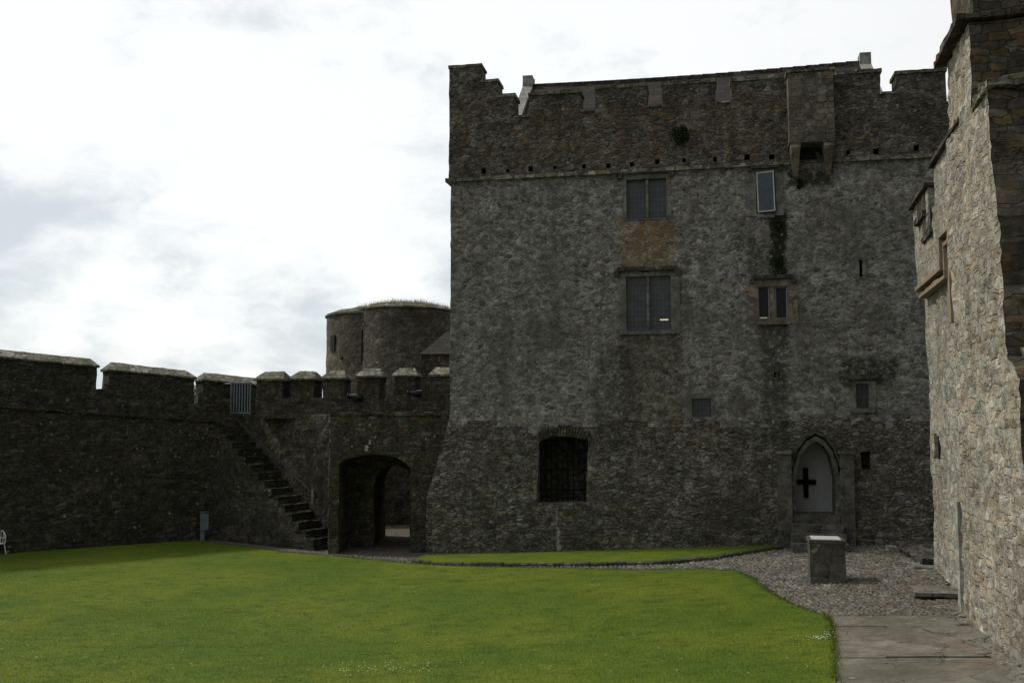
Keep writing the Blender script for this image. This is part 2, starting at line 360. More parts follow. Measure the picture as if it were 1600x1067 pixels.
m_foil = plain('leaf_green', (.03, .045, .012), .8, .2, c2=(.012, .02, .006), var=.6, scale=3, bump=0)
m_tree = plain('tree_leaf_green', (.09, .14, .03), .7, .2, c2=(.04, .07, .015), var=.6, scale=2, bump=0)
m_bark = plain('bark', (.08, .06, .045), .9, .1)
m_dry = plain('dry_grass_straw', (.32, .27, .13), .9, .1, c2=(.16, .17, .06), var=.5, scale=3, bump=0)

def glass():
    m, nt, b = begin('leaded_glass', .22, .5)
    co = obj_co(nt); s = nd(nt, 'ShaderNodeSeparateXYZ', {0: co})
    fx = M(nt, 'ABSOLUTE', M(nt, 'SUBTRACT', M(nt, 'FRACT', M(nt, 'MULTIPLY', s.outputs[0], 7.5)), .5))
    fz = M(nt, 'ABSOLUTE', M(nt, 'SUBTRACT', M(nt, 'FRACT', M(nt, 'MULTIPLY', s.outputs[2], 5.5)), .5))
    ln = M(nt, 'GREATER_THAN', M(nt, 'MAXIMUM', fx, fz), .43)
    cell = nd(nt, 'ShaderNodeTexVoronoi', {'Vector': VM(nt, 'MULTIPLY', co, (7.5, 1, 5.5)), 'Scale': 1.0, 'Randomness': 0.0}).outputs['Color']
    k = nd(nt, 'ShaderNodeSeparateColor', {0: cell}).outputs[0]
    g = MIX(nt, k, (.022, .026, .03), (.045, .052, .058))
    nt.links.new(MIX(nt, ln, g, (.062, .068, .072)), b.inputs['Base Color'])
    nt.links.new(nd(nt, 'ShaderNodeBump', {'Strength': .3, 'Distance': .01, 'Height': M(nt, 'ADD', k, M(nt, 'MULTIPLY', ln, .6))}).outputs[0], b.inputs['Normal'])
    return m
m_glass = glass()
m_pglass = plain('plain_dark_glass', (.03, .035, .045), .12, .5, bump=0)
def slate():
    m, nt, b = begin('slate_roof', .85, .2)
    co = obj_co(nt)
    br = nd(nt, 'ShaderNodeTexBrick', {'Vector': VM(nt, 'MULTIPLY', co, (1, 1, 1)), 'Scale': 1.0, 'Brick Width': .34, 'Row Height': .22, 'Mortar Size': .012,
        'Color1': (.018, .016, .0135, 1), 'Color2': (.031, .027, .022, 1), 'Mortar': (.012, .012, .012, 1)})
    mp = nd(nt, 'ShaderNodeCombineXYZ', {0: nd(nt, 'ShaderNodeSeparateXYZ', {0: co}).outputs[0], 1: nd(nt, 'ShaderNodeSeparateXYZ', {0: co}).outputs[2], 2: 0.0}).outputs[0]
    nt.links.new(mp, br.inputs['Vector'])
    c = MIX(nt, M(nt, 'MULTIPLY', SS(nt, NO(nt, co, 1.2, 5.0, .7), .5, .66), .5), br.outputs[0], (.07, .042, .022))
    nt.links.new(c, b.inputs['Base Color'])
    nt.links.new(nd(nt, 'ShaderNodeBump', {'Strength': .8, 'Distance': .03, 'Height': M(nt, 'SUBTRACT', 1.0, br.outputs[1])}).outputs[0], b.inputs['Normal'])
    return m
m_slate = slate()
def grass_mat(name, a, bcol, c):
    m, nt, b = begin(name, .85, .15)
    co = obj_co(nt)
    n1 = NO(nt, co, .22, 4.0, .6); n2 = NO(nt, VM(nt, 'MULTIPLY', co, (1, 1.7, 1)), 1.6, 5.0, .65); n3 = NO(nt, co, 22.0, 4.0, .7)
    col = MIX(nt, SS(nt, n1, .38, .62), a, bcol)
    col = MIX(nt, M(nt, 'MULTIPLY', SS(nt, n2, .45, .68), .75), col, c)
    k = SS(nt, n3, .25, .75, .6, 1.4)
    col = MIX(nt, 1.0, col, nd(nt, 'ShaderNodeCombineColor', {0: k, 1: k, 2: k}).outputs[0], 'MULTIPLY')
    nt.links.new(col, b.inputs['Base Color'])
    nt.links.new(nd(nt, 'ShaderNodeBump', {'Strength': .9, 'Distance': .05, 'Height': n3}).outputs[0], b.inputs['Normal'])
    return m
m_grass = grass_mat('lawn_grass', (.078, .127, .011), (.124, .156, .013), (.048, .088, .009))
m_blade = grass_mat('grass_blades', (.088, .142, .014), (.132, .166, .016), (.062, .108, .011))
def ground_mat():
    m, nt, b = begin('earth_and_gravel', .95, .1)
    co = obj_co(nt); n = NO(nt, co, 3.0, 6.0, .7)
    v = nd(nt, 'ShaderNodeTexVoronoi', {'Vector': co, 'Scale': 14.0}, feature='F1')
    c = MIX(nt, nd(nt, 'ShaderNodeSeparateColor', {0: v.outputs['Color']}).outputs[0], (.075, .068, .055), (.16, .15, .125))
    c = MIX(nt, M(nt, 'MULTIPLY', SS(nt, n, .45, .65), .5), c, (.06, .055, .042))
    nt.links.new(c, b.inputs['Base Color'])
    nt.links.new(nd(nt, 'ShaderNodeBump', {'Strength': .8, 'Distance': .03, 'Height': M(nt, 'SUBTRACT', 1.0, v.outputs['Distance'])}).outputs[0], b.inputs['Normal'])
    return m
m_ground = ground_mat()
m_cob = masonry('cobble_stone', [(.10, .095, .083), (.19, .178, .15), (.165, .137, .10)], (.12, .11, .09), 5.0, 5.0, lich=.2, stain=(.07, .065, .05), stain_amt=.3, streak=0, bump=.4, bdist=.02, mort_fac=.2)
m_flag = masonry('flagstone', [(.13, .122, .10), (.155, .145, .118), (.15, .13, .10)], (.05, .047, .035), .55, .55, mw=.012, metric='EUCLIDEAN', rnd=1.0, crisp=(.9, 1.1), blotch=.2, hs=.5, lich=.5, lcol=(.4, .4, .36), stain=(.07, .066, .048), stain_amt=.6, streak=0, bump=.5, bdist=.02, warp=.3, fine=.35)
m_rock = masonry('rubble_rock', [(.19, .185, .16), (.30, .29, .25), (.26, .2, .13)], (.17, .16, .13), 3.0, 4.0, mw=.02, lich=.5, tint=(.13, .13, .02), tint_amt=.35, stain=(.1, .09, .06))

# ------------------------------------------------------------------ ground
def sheet(name, pts, mat, off, step=.7, skirt=.1, kind='structure'):
    bm = bmesh.new(); vs = [bm.verts.new((p[0], p[1], 0)) for p in pts]; bm.faces.new(vs)
    slice_bm(bm, step, 'xy')
    bmesh.ops.triangulate(bm, faces=bm.faces[:])
    bm.normal_update()
    if sum(f.normal.z*f.calc_area() for f in bm.faces) < 0: bmesh.ops.reverse_faces(bm, faces=bm.faces[:])
    for v in bm.verts: v.co.z = gz(v.co.x, v.co.y)+off
    be = [e for e in bm.edges if e.is_boundary]
    r = bmesh.ops.extrude_edge_only(bm, edges=be)
    for v in r['geom']:
        if isinstance(v, bmesh.types.BMVert): v.co.z -= skirt
    bmesh.ops.split_edges(bm, edges=be)
    o = link(name, bm, mat, None, True); tag(o, kind=kind); return o
bm = bmesh.new()
xs = sorted(set([-400, -200, -100, -60]+[x*1.5 for x in range(-26, 20)]+[40, 60, 100, 200, 400])); ys = sorted(set([-60, -20]+[y*1.5 for y in range(-4, 34)]+[60, 80, 120, 250, 600, 1200]))
gv = [[bm.verts.new((x, y, gz(x, y))) for x in xs] for y in ys]
for j in range(len(ys)-1):
    for i in range(len(xs)-1): bm.faces.new((gv[j][i], gv[j][i+1], gv[j+1][i+1], gv[j+1][i]))
tag(link('ground', bm, m_ground, None, True), kind='structure')

lawn_px = [(0, 868), (60, 859), (150, 851), (240, 847), (320, 848), (390, 856), (440, 864), (520, 870), (580, 876), (640, 882), (700, 886), (850, 889), (1000, 893), (1100, 891), (1148, 894), (1175, 905),
           (1200, 926), (1230, 943), (1262, 956), (1290, 964), (1299, 978), (1303, 1005), (1306, 1067), (1312, 1230), (-700, 1230), (-700, 960), (-160, 894)]
lawn_w = [G(*p) for p in lawn_px]
sheet('lawn', lawn_w, m_grass, .05, .7)
strip_px = [(646, 878), (660, 881), (700, 883), (800, 885), (950, 884), (1050, 881), (1120, 873), (1180, 863), (1226, 856), (1242, 849)]
strip_e = [G(*p) for p in strip_px]
kb0 = KF.L(strip_e[0]); kb1 = KF.L(strip_e[-1])
strip_w = strip_e+[KF.W(kb1.x, .2, 0), KF.W(-.6, .2, 0)]
sheet('grass_verge', strip_w, m_grass, .11, .7, .12)
# kerb of small stones round the verge
bm = bmesh.new()
def resample(P, step):
    out_ = [P[0]]; 
    for a, b_ in zip(P[:-1], P[1:]):
        n = max(1, int((b_-a).length/step))
        for i in range(1, n+1): out_.append(a.lerp(b_, i/n))
    return out_
kp = resample(strip_e, .28)
for a, b_ in zip(kp[:-1], kp[1:]):
    t = (b_-a); t.z = 0; t.normalize(); s = Vector((t.y, -t.x, 0)); a2 = a+t*.01; b2 = b_-t*.01
    h = .115+random.uniform(-.02, .025); w0 = .13+random.uniform(-.02, .03)
    vs = []
    for p in (a2, b2):
        for sd, zz_ in ((-.03, -.1), (w0, -.1), (w0-.02, h-.02), (-.03, h+.01)):
            q = p+s*sd; vs.append(bm.verts.new((q.x, q.y, gz(q.x, q.y)+zz_)))
    for f in ((0, 1, 2, 3), (7, 6, 5, 4), (0, 4, 5, 1), (1, 5, 6, 2), (2, 6, 7, 3), (3, 7, 4, 0)): bm.faces.new([vs[i] for i in f])
fixn(bm); tag(link('kerb', bm, m_darkst), kind='structure')

# grass blades: short turf, denser near the camera, ragged along the edges
def scatter(P, n, x0, x1, y0, y1):
    x = rng.uniform(x0, x1, n); y = rng.uniform(y0, y1, n); k = in_poly(x, y, P); return x[k], y[k]
x, y = scatter(lawn_w, 520000, -20, 10, 15, 36)
k = (np.abs(x/y) < .56) & (rng.random(len(x)) < np.clip((36-y)/18, 0, 1)); x, y = x[k], y[k]
z = GZ(x, y)+.045
e = resample([p for p in lawn_w[:23]], .03); ex = np.array([p.x for p in e]); ey = np.array([p.y for p in e])
ex = np.tile(ex, 9)+rng.normal(0, .05, len(ex)*9); ey = np.tile(ey, 9)+rng.normal(0, .05, len(ey)*9); ez = GZ(ex, ey)+.02
h = np.concatenate([rng.uniform(.012, .03, len(x)), rng.uniform(.03, .11, len(ex))])
tag(blades('turf_grass', np.concatenate([x, ex]), np.concatenate([y, ey]), np.concatenate([z, ez]), h, .012, m_blade, .5), 'short green turf blades covering the courtyard lawn', 'grass', kind='stuff')
# daisies
dx, dy = [], []
for px, py, sx_, sy_, n in ((1280, 1002, 12, 3, 45), (1535, 0, 0, 0, 0), (610, 1048, 40, 5, 40), (20, 905, 30, 5, 30), (640, 924, 10, 1.5, 14), (930, 918, 12, 2, 10), (1200, 915, 8, 3, 14), (545, 1052, 25, 4, 10), (960, 855, 10, 1, 0)):
    for _ in range(n):
        p = G(px+random.gauss(0, sx_), py+random.gauss(0, sy_)); dx.append(p.x); dy.append(p.y)
for _ in range(150):
    p = G(random.uniform(0, 1290), random.uniform(900, 1060))
    if in_poly(np.array([p.x]), np.array([p.y]), lawn_w)[0]: dx.append(p.x); dy.append(p.y)
dx = np.array(dx); dy = np.array(dy); n = len(dx); an = np.arange(6)/6*2*np.pi
V = np.stack([np.stack([dx+np.cos(a)*.013, dy+np.sin(a)*.013, GZ(dx, dy)+.10+0*dx], 1) for a in an], 1).reshape(-1, 3)
tag(np_mesh('daisies', V, np.arange(6*n).reshape(n, 6), m_white), 'tiny white daisies scattered through the green lawn', 'flowers', kind='stuff')

# flagstone path
rows = [(964, 981, [1300, 1436, 1492]), (981, 1030, [1302, 1384, 1530]), (1030, 1076, [1305, 1400, 1470, 1620]), (1076, 1150, [1308, 1450, 1700]), (1150, 1250, [1310, 1520, 1760])]
flag_region = [G(*p) for p in [(1296, 962), (1490, 960), (1540, 990), (1600, 1030), (1780, 1130), (1780, 1260), (1306, 1260)]]
bm = bmesh.new()
for y0, y1, cx in rows:
    for a, b_ in zip(cx[:-1], cx[1:]):
        sk = .35
        q = [G(a+.8, y1-.5), G(b_-.8+(y1-y0)*sk*(1 if b_ > 1350 else 0), y1-.5), G(b_-.8, y0+.5), G(a+.8, y0+.5)]
        lift = random.uniform(.03, .05); sb = bmesh.new(); vs = [sb.verts.new((p.x, p.y, 0)) for p in q]; sb.faces.new(vs)
        slice_bm(sb, .35, 'xy')
        bot = [bm.verts.new((v.co.x, v.co.y, gz(v.co.x, v.co.y)+lift+mn.noise(v.co*1.2)*.012)) for v in sb.verts]
        for f in sb.faces: bm.faces.new([bot[v.index] for v in f.verts])
        sb.free()
bm.normal_update()
be = [e_ for e_ in bm.edges if e_.is_boundary]
r = bmesh.ops.extrude_edge_only(bm, edges=be)
for v in r['geom']:
    if isinstance(v, bmesh.types.BMVert): v.co.z -= .1
fixn(bm)
tag(link('path', bm, m_flag), kind='structure')

# cobbles
cob_px = [(436, 863), (530, 866), (640, 874), (646, 880)]+strip_px[1:]+[(1245, 844), (1368, 842), (1445, 886), (1500, 905), (1560, 1010), (1610, 1050), (1500, 968), (1296, 964)]+lawn_px[6:20][::-1]
cob_w = [G(*p) for p in cob_px]
bb = [min(p.x for p in cob_w), max(p.x for p in cob_w), min(p.y for p in cob_w), max(p.y for p in cob_w)]
gx, gy = np.meshgrid(np.arange(bb[0], bb[1], .135), np.arange(bb[2], bb[3], .105)); gx = gx.ravel(); gy = gy.ravel()
gx = gx+rng.normal(0, .022, len(gx)); gy = gy+rng.normal(0, .018, len(gy))
k = in_poly(gx, gy, cob_w) & ~in_poly(gx, gy, strip_w) & ~in_poly(gx, gy, lawn_w) & ~in_poly(gx, gy, flag_region); gx, gy = gx[k], gy[k]
nc = len(gx); tv = [(0, 0, 1)]; 
for rr, hh, nn_ in ((.62, .75, 6), (1.0, .0, 6)):
    for i in range(nn_): t = i/nn_*2*math.pi; tv.append((rr*math.cos(t), rr*math.sin(t), hh))
tv = np.array(tv); tf = [(0, 1+i, 1+(i+1) % 6) for i in range(6)]
for i in range(6): a, b_ = 1+i, 1+(i+1) % 6; tf += [(a, a+6, b_+6), (a, b_+6, b_)]
tf = np.array(tf); an = rng.random(nc)*6.28; sxv = rng.uniform(.05, .095, nc); syv = rng.uniform(.035, .065, nc); szv = rng.uniform(.012, .045, nc)
jit = 1+rng.normal(0, .12, (nc, len(tv)))
lx = tv[None, :, 0]*sxv[:, None]*jit; ly = tv[None, :, 1]*syv[:, None]*jit; lz = tv[None, :, 2]*szv[:, None]
V = np.stack([gx[:, None]+lx*np.cos(an)[:, None]-ly*np.sin(an)[:, None], gy[:, None]+lx*np.sin(an)[:, None]+ly*np.cos(an)[:, None], GZ(gx, gy)[:, None]+.004+lz+0*lx], 2).reshape(-1, 3)
F_ = (tf[None]+(np.arange(nc)*len(tv))[:, None, None]).reshape(-1, 3)
tag(np_mesh('cobbles', V, F_, m_cob, None, True), 'rough brown and grey cobbles paving the castle courtyard', 'cobbles', kind='stuff')

# ------------------------------------------------------------------ coping helper
def coping(fr, parent, u0, u1, z0, z1, d0, d1, rise, mat, ov=.07, base=.07, hip=.12, amp=.02, step=.22):
    bm = bmesh.new(); a, b_ = u0-ov, u1+ov; dm = (d0+d1)/2
    def Z(u): return z0+(z1-z0)*(u-u0)/max(1e-6, u1-u0)
    L_ = [(a, d0-ov, 0), (b_, d0-ov, 0), (b_, d1+ov, 0), (a, d1+ov, 0)]
    lo = [bm.verts.new((u, d, Z(u)-.0)) for u, d, _ in L_]; md = [bm.verts.new((u, d, Z(u)+base)) for u, d, _ in L_]
    r0 = bm.verts.new((a+hip, dm, Z(a)+base+rise)); r1 = bm.verts.new((b_-hip, dm, Z(b_)+base+rise))
    bm.faces.new(lo[::-1])
    for i in range(4): bm.faces.new((lo[i], lo[(i+1) % 4], md[(i+1) % 4], md[i]))
    bm.faces.new((md[0], md[1], r1, r0)); bm.faces.new((md[2], md[3], r0, r1)); bm.faces.new((md[1], md[2], r1)); bm.faces.new((md[3], md[0], r0))
    fixn(bm); slice_bm(bm, step, 'x'); bmesh.ops.triangulate(bm, faces=bm.faces[:]); rough_bm(bm, amp, 2.5, 3)
    return link('coping', bm, mat, parent)

# ------------------------------------------------------------------ KEEP
keep = KF.root('castle_keep')
tag(keep, 'tall grey rubble stone keep with stepped battlements, slate roof and pointed arch door', 'castle keep')
def F(px, py, d=0): return KF.hit(px, py, d)
ZS = F(703, 283)[1]                     # string course height
rings = [(-1.2, .8, .38), (F(664, 776)[1], .75, .34), (F(685, 703)[1], .28, .12), (F(697, 652)[1], 0, 0), (ZS-.03, 0, 0)]
bm = bmesh.new(); prev = None; K1 = 22.0; KD = 10.5
for z, l, f in rings:
    cur = [bm.verts.new(v) for v in ((-l, -f, z), (K1, -f, z), (K1, KD, z), (-l, KD, z))]
    if prev:
        for i in range(4): bm.faces.new((prev[i], prev[(i+1) % 4], cur[(i+1) % 4], cur[i]))
    else: bm.faces.new(cur[::-1])
    prev = cur
bm.faces.new(prev); fixn(bm)
cut = bmesh.new()
def cbox(x0, y0, x1, y1, d0=-.9, d1=.6, dp=0):
    a = F(x0, y1, dp); b_ = F(x1, y0, dp); box(cut, a[0], b_[0], d0, d1, a[1], b_[1]); return a[0], b_[0], a[1], b_[1]
W1 = cbox(975, 271, 1047, 344); W2 = cbox(970, 425, 1061, 521); W3 = cbox(1166, 265, 1222, 338)
W4 = cbox(1171, 437, 1245, 506); W5 = cbox(1343, 407, 1347, 432); W6 = cbox(1072, 617, 1117, 654); W8 = cbox(1329, 596, 1367, 644)
cbox(1346, 706, 1360, 733, -.9, .5, -.15)
cbox(1210, 578, 1218, 590)
DP = -.22
big_px = [(840.5, 785), (917, 785), (917, 688), (903, 684), (880, 681.5), (856, 684), (840.5, 689)]
prism(cut, [F(x, y, DP) for x, y in big_px], -1.2, 1.7)
door_in = [(1243, 803), (1243, 752), (1245, 732), (1251, 712), (1261, 697), (1274, 689), (1287, 697), (1297, 712), (1303, 732), (1306, 752), (1306, 803)]
prism(cut, [F(x, y, DP) for x, y in door_in], -1.2, 1.0)
fixn(cut)
bm = boolean(bm, cut)
slice_bm(bm, .22, 'xz'); rough_bm(bm, .035, 2.4, 4.5, .35)
box(bm, .8, K1-.5, .8, KD-.75, ZS-.2, ZS+1.6)
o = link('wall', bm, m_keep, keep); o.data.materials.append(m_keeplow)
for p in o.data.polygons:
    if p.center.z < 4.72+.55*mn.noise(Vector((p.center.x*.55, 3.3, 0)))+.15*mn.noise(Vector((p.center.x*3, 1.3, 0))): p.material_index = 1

# parapet with stepped merlons
pp = [(700, 300)]
prof = [(706, 108), (752, 104), (752, 130), (778, 128), (778, 153), (804, 151), (804, 184), (826, 183), (826, 149), (907, 146), (907, 175), (930, 174), (930, 140), (1010, 136), (1010, 168), (1035, 167),
        (1035, 133), (1118, 129), (1118, 161), (1142, 160), (1142, 127), (1231, 123), (1231, 119), (1376, 117), (1376, 147), (1399, 146), (1399, 116), (1478, 113)]
P2 = [F(x, y, -.06) for x, y in prof]
# level out each merlon top and crenel floor
Q = []
for i in range(0, len(P2)-1, 2):
    zc = (P2[i][1]+P2[i+1][1])/2; Q += [(P2[i][0], zc), (P2[i+1][0], zc)]
top = [(-.07, Q[0][1])]+Q[1:]
uL = top[-1][0]
extra = [(uL, top[-1][1]-1.0), (uL+.7, top[-1][1]-1.0), (uL+.7, top[-1][1]), (K1, top[-1][1]), (K1, ZS-.02), (-.07, ZS-.02)]
bm = bmesh.new(); prism(bm, top+extra, -.07, .75); fixn(bm)
cut = bmesh.new()
dr = [(755.7, 267), (793, 264), (829, 260), (867, 257), (912.5, 255), (950, 252), (987, 250), (1027, 247), (1069, 245), (1117, 248), (1167, 242), (1206, 241), (1325, 237), (1369, 234), (1432, 234)]
for x, y in dr:
    u, z = F(x, y, -.06); s = .085+random.uniform(-.012, .015); z = ZS+.26+random.uniform(-.03, .03); box(cut, u-s*.9, u+s*.9, -.5, .55, z-s, z+s)
fixn(cut); bm = boolean(bm, cut); slice_bm(bm, .28, 'xz'); rough_bm(bm, .03, 2.6, 4.5, .35)
link('parapet', bm, m_par, keep)
bm = bmesh.new()
for k in range(7):
    a = 1.2+k*1.35; box(bm, -.06, .7, a, a+1.0, ZS+.3, ZS+2.7)
box(bm, -.058, .7, .74, KD, ZS-.03, ZS+1.6); fixn(bm); link('side_parapet', bm, m_par, keep)
bm = bmesh.new(); box(bm, .7, K1, KD-.7, KD+.05, ZS, ZS+1.8); fixn(bm); link('rear_parapet', bm, m_par, keep)
for i0, i1 in ((0, 1), (2, 3), (4, 5), (8, 9), (12, 13), (16, 17), (20, 21), (22, 23), (26, 27)):
    u0, u1 = top[i0][0], top[i1][0]; z = top[i0][1]
    if i0 == 22: u0 = F(1308, 117, -.06)[0]
    coping(KF, keep, u0+.03, u1-.03, z, z, -.04, .75, .10, m_cope, ov=.06, base=.12)
for i0 in (6, 10, 14, 18, 24):
    u0, u1 = top[i0][0], top[i0+1][0]; bm = bmesh.new(); box(bm, u0+.02, u1-.02, -.12, .7, top[i0][1]-.02, top[i0][1]+.06); fixn(bm); slice_bm(bm, .15, 'x'); rough_bm(bm, .02); link('sill', bm, m_cope, keep)
# string course
bm = bmesh.new()
for a, b_ in ((-.17, F(1236, 250)[0]), (F(1300, 250)[0], K1)):
    prism(bm, [(a, ZS-.07), (b_, ZS-.07), (b_, ZS+.06), (a, ZS+.06)], -.16, .1)
box(bm, -.168, .1, .11, KD, ZS-.07, ZS+.06)
fixn(bm); slice_bm(bm, .25, 'x'); rough_bm(bm, .025, 2, 3); link('string_course', bm, m_cope, keep)

# roof with raised gables
def KP(px, py, d): u, z = KF.hit(px, py, d); return u, z
RD = 5.2; EZ = ZS+.6; ED = .95
ul, zl = KP(833, 134, RD); ur, zr = KP(1343, 101, RD); zr = (zl+zr)/2; 
slope = None
def eave_z(): return zr-2.9
bm = bmesh.new(); ez = zr-3.6
va = [bm.verts.new(v) for v in ((ul, ED, ez), (ur, ED, ez), (ur, RD, zr), (ul, RD, zr), (ul, 2*RD-ED, ez), (ur, 2*RD-ED, ez))]
bm.faces.new((va[0], va[1], va[2], va[3])); bm.faces.new((va[3], va[2], va[5], va[4])); bm.faces.new((va[0], va[3], va[4])); bm.faces.new((va[1], va[5], va[2])); bm.faces.new((va[0], va[4], va[5], va[1]))
fixn(bm); slice_bm(bm, .5, 'xz')
for v in bm.verts: v.co.z += mn.noise(v.co*.6)*.05-.10*math.sin(max(0, min(1, (v.co.x-ul)/(ur-ul)))*math.pi)*((v.co.z-ez)/3.6)
rf = link('roof', bm, m_slate, keep)
bm = bmesh.new(); n = 26
for i in range(n):
    a = ul+(ur-ul)*i/n; b_ = ul+(ur-ul)*(i+1)/n; sg = -.10*math.sin((i+.5)/n*math.pi); prism(bm, [(a-.02, zr+sg-.25), (b_, zr+sg-.25), (b_, zr+sg+.06), (a-.02, zr+sg+.075)], RD-.13, RD+.13)
fixn(bm); link('ridge_tile', bm, m_cope2, rf)
def gable(u, w, hh):
    bm = bmesh.new(); k = (zr-ez)/(RD-ED)
    pts = [(ED+.1, ez+.1*k-.6), (ED+.1, ez+.1*k+hh), (RD-.28, zr-.28*k+hh), (RD-.28, zr+hh+.22), (RD+.28, zr+hh+.22), (RD+.28, zr-.28*k+hh), (2*RD-ED-.1, ez+.1*k+hh), (2*RD-ED-.1, ez+.1*k-.6)]
    a = [bm.verts.new((u, d, z)) for d, z in pts]; c = [bm.verts.new((u+w, d, z)) for d, z in pts]
    bm.faces.new(a); bm.faces.new(c[::-1])
    for i in range(len(pts)): bm.faces.new((a[i], c[i], c[(i+1) % len(pts)], a[(i+1) % len(pts)]))
    fixn(bm); slice_bm(bm, .35, 'yz'); rough_bm(bm, .02, 2, 3); return link('gable', bm, plain('pale_lichened_coping', (.30, .295, .27), .9, .1, var=.5, scale=4), keep)
gable(ul-.38, .40, .16); gable(ur-.02, .42, .10)

# machicolation box on corbels
mk = None
a = F(1233, 224, -.75); b_ = F(1305, 224, -.75); zt = F(1268, 112, -.75)[1]; zb = a[1]
bm = bmesh.new(); box(bm, a[0], b_[0], -.75, .3, zb, zt); fixn(bm); slice_bm(bm, .25, 'xyz'); rough_bm(bm, .02, 1.5, 2.5)
mach = link('machicolation', bm, masonry('machicolation_blocks', [(.10, .092, .072), (.155, .145, .115), (.14, .11, .07)], (.08, .075, .06), 1.6, 3.0, mw=.03, warp=.04, rnd=.6, lich=.3, stain=(.05, .045, .03), crisp=(.88, 1.12), bdist=.03), keep)
coping(KF, mach, a[0], b_[0], zt, zt, -.75, .5, .08, m_cope, ov=.05, base=.09)
for u0 in (a[0]+.04, b_[0]-.36):
    bm = bmesh.new(); v = [(-.70, zb), (-.70, zb-.14), (-.30, zb-.55), (0.02, zb-1.0), (.02, zb)]
    tp_ = {zb: 0, zb-.14: .02, zb-.55: .07, zb-1.0: .12}
    A = [bm.verts.new((u0+tp_[z], d, z)) for d, z in v]; B = [bm.verts.new((u0+.34-tp_[z]*.6, d, z)) for d, z in v]
    bm.faces.new(A); bm.faces.new(B[::-1])
    for i in range(5): bm.faces.new((A[i], B[i], B[(i+1) % 5], A[(i+1) % 5]))
    fixn(bm); slice_bm(bm, .2, 'z'); rough_bm(bm, .015); link('corbel', bm, m_dress2, mach)
bm = bmesh.new(); box(bm, a[0]+.36, b_[0]-.36, -.1, -.02, zb-.42, zb-.02); fixn(bm); link('recess_shade_slab', bm, plain('painted_recess_black', (.006, .006, .005), bump=.2), mach)  # black slab stands in for the shade in the gap between the corbels

# windows
def window(W, lights, m_fr, hood=None, sill=None, fd=(-.02, .22), pd=.16, pane_m=None, lamp=None):
    """W = surround rectangle (u0,u1,z0,z1); lights = pixel boxes"""
    u0, u1, z0, z1 = W
    LL = [(F(x0, y1)[0], F(x1, y0)[0], F(x0, y1)[1], F(x1, y0)[1]) for x0, y0, x1, y1 in lights]
    lz0 = sum(l[2] for l in LL)/len(LL); lz1 = sum(l[3] for l in LL)/len(LL)
    bm = bmesh.new(); o = .02
    us = [u0-o]+[v for l in LL for v in (l[0], l[1])]+[u1+o]
    for i in range(0, len(us), 2): 
        if i == 0 or i == len(us)-2: box(bm, us[i], us[i+1], fd[0], fd[1], lz0, lz1)
    box(bm, u0-o, u1+o, fd[0]-.003, fd[1], z0-o, lz0); box(bm, u0-o, u1+o, fd[0]-.003, fd[1], lz1, z1+o)
    fixn(bm); f = link('window', bm, m_fr, keep)
    for i in range(len(LL)-1):
        bm = bmesh.new(); box(bm, LL[i][1]+.015, LL[i+1][0]-.015, fd[0]+.05, fd[1], lz0, lz1); fixn(bm); link('mullion', bm, m_fr, f)
    for l in LL:
        bm = bmesh.new(); box(bm, l[0]-.03, l[1]+.03, pd, pd+.03, lz0-.03, lz1+.03); fixn(bm); link('pane', bm, pane_m or m_glass, f)
    if hood:
        x0, x1, yy, drop = hood; a = F(x0, yy)[0]; b_ = F(x1, yy)[0]; zc = F((x0+x1)/2, yy)[1]
        bm = bmesh.new(); box(bm, a, b_, -.15, .02, zc-.07, zc+.06)
        box(bm, a-.10, a+.07, -.13, .02, zc-drop, zc-.071); box(bm, b_-.07, b_+.10, -.13, .02, zc-drop, zc-.071)
        fixn(bm); slice_bm(bm, .15, 'x'); rough_bm(bm, .015); link('hood_mould', bm, m_darkst, f)
    if sill:
        x0, x1, yy = sill; a = F(x0, yy)[0]; b_ = F(x1, yy)[0]; zc = F((x0+x1)/2, yy)[1]
        bm = bmesh.new(); box(bm, a, b_, -.10, .05, zc-.05, zc+.05); fixn(bm); link('sill', bm, m_fr, f)
    if lamp:
        x0, x1, yy = lamp; a = F(x0, yy)[0]; b_ = F(x1, yy)[0]; zc = F(x0, yy)[1]
        bm = bmesh.new(); box(bm, a, b_, pd-.02, pd-.004, zc-.02, zc+.02); fixn(bm); link('strip_lamp', bm, m_lamp, f)
    return f
w1 = window(W1, [(979, 279, 1008, 342), (1014, 279, 1041, 342)], m_dress, (969, 1049, 269, .22), None)
w2 = window(W2, [(979, 431, 1009, 516), (1016, 431, 1048, 516)], m_dress, (964, 1059, 420, .26), (968, 1063, 520), lamp=(1031, 1044, 499))
w3 = window(W3, [(1182, 268, 1211, 334)], m_dress, (1172, 1217, 261, .16), (1183, 1210, 339), pane_m=m_pglass, pd=.2)
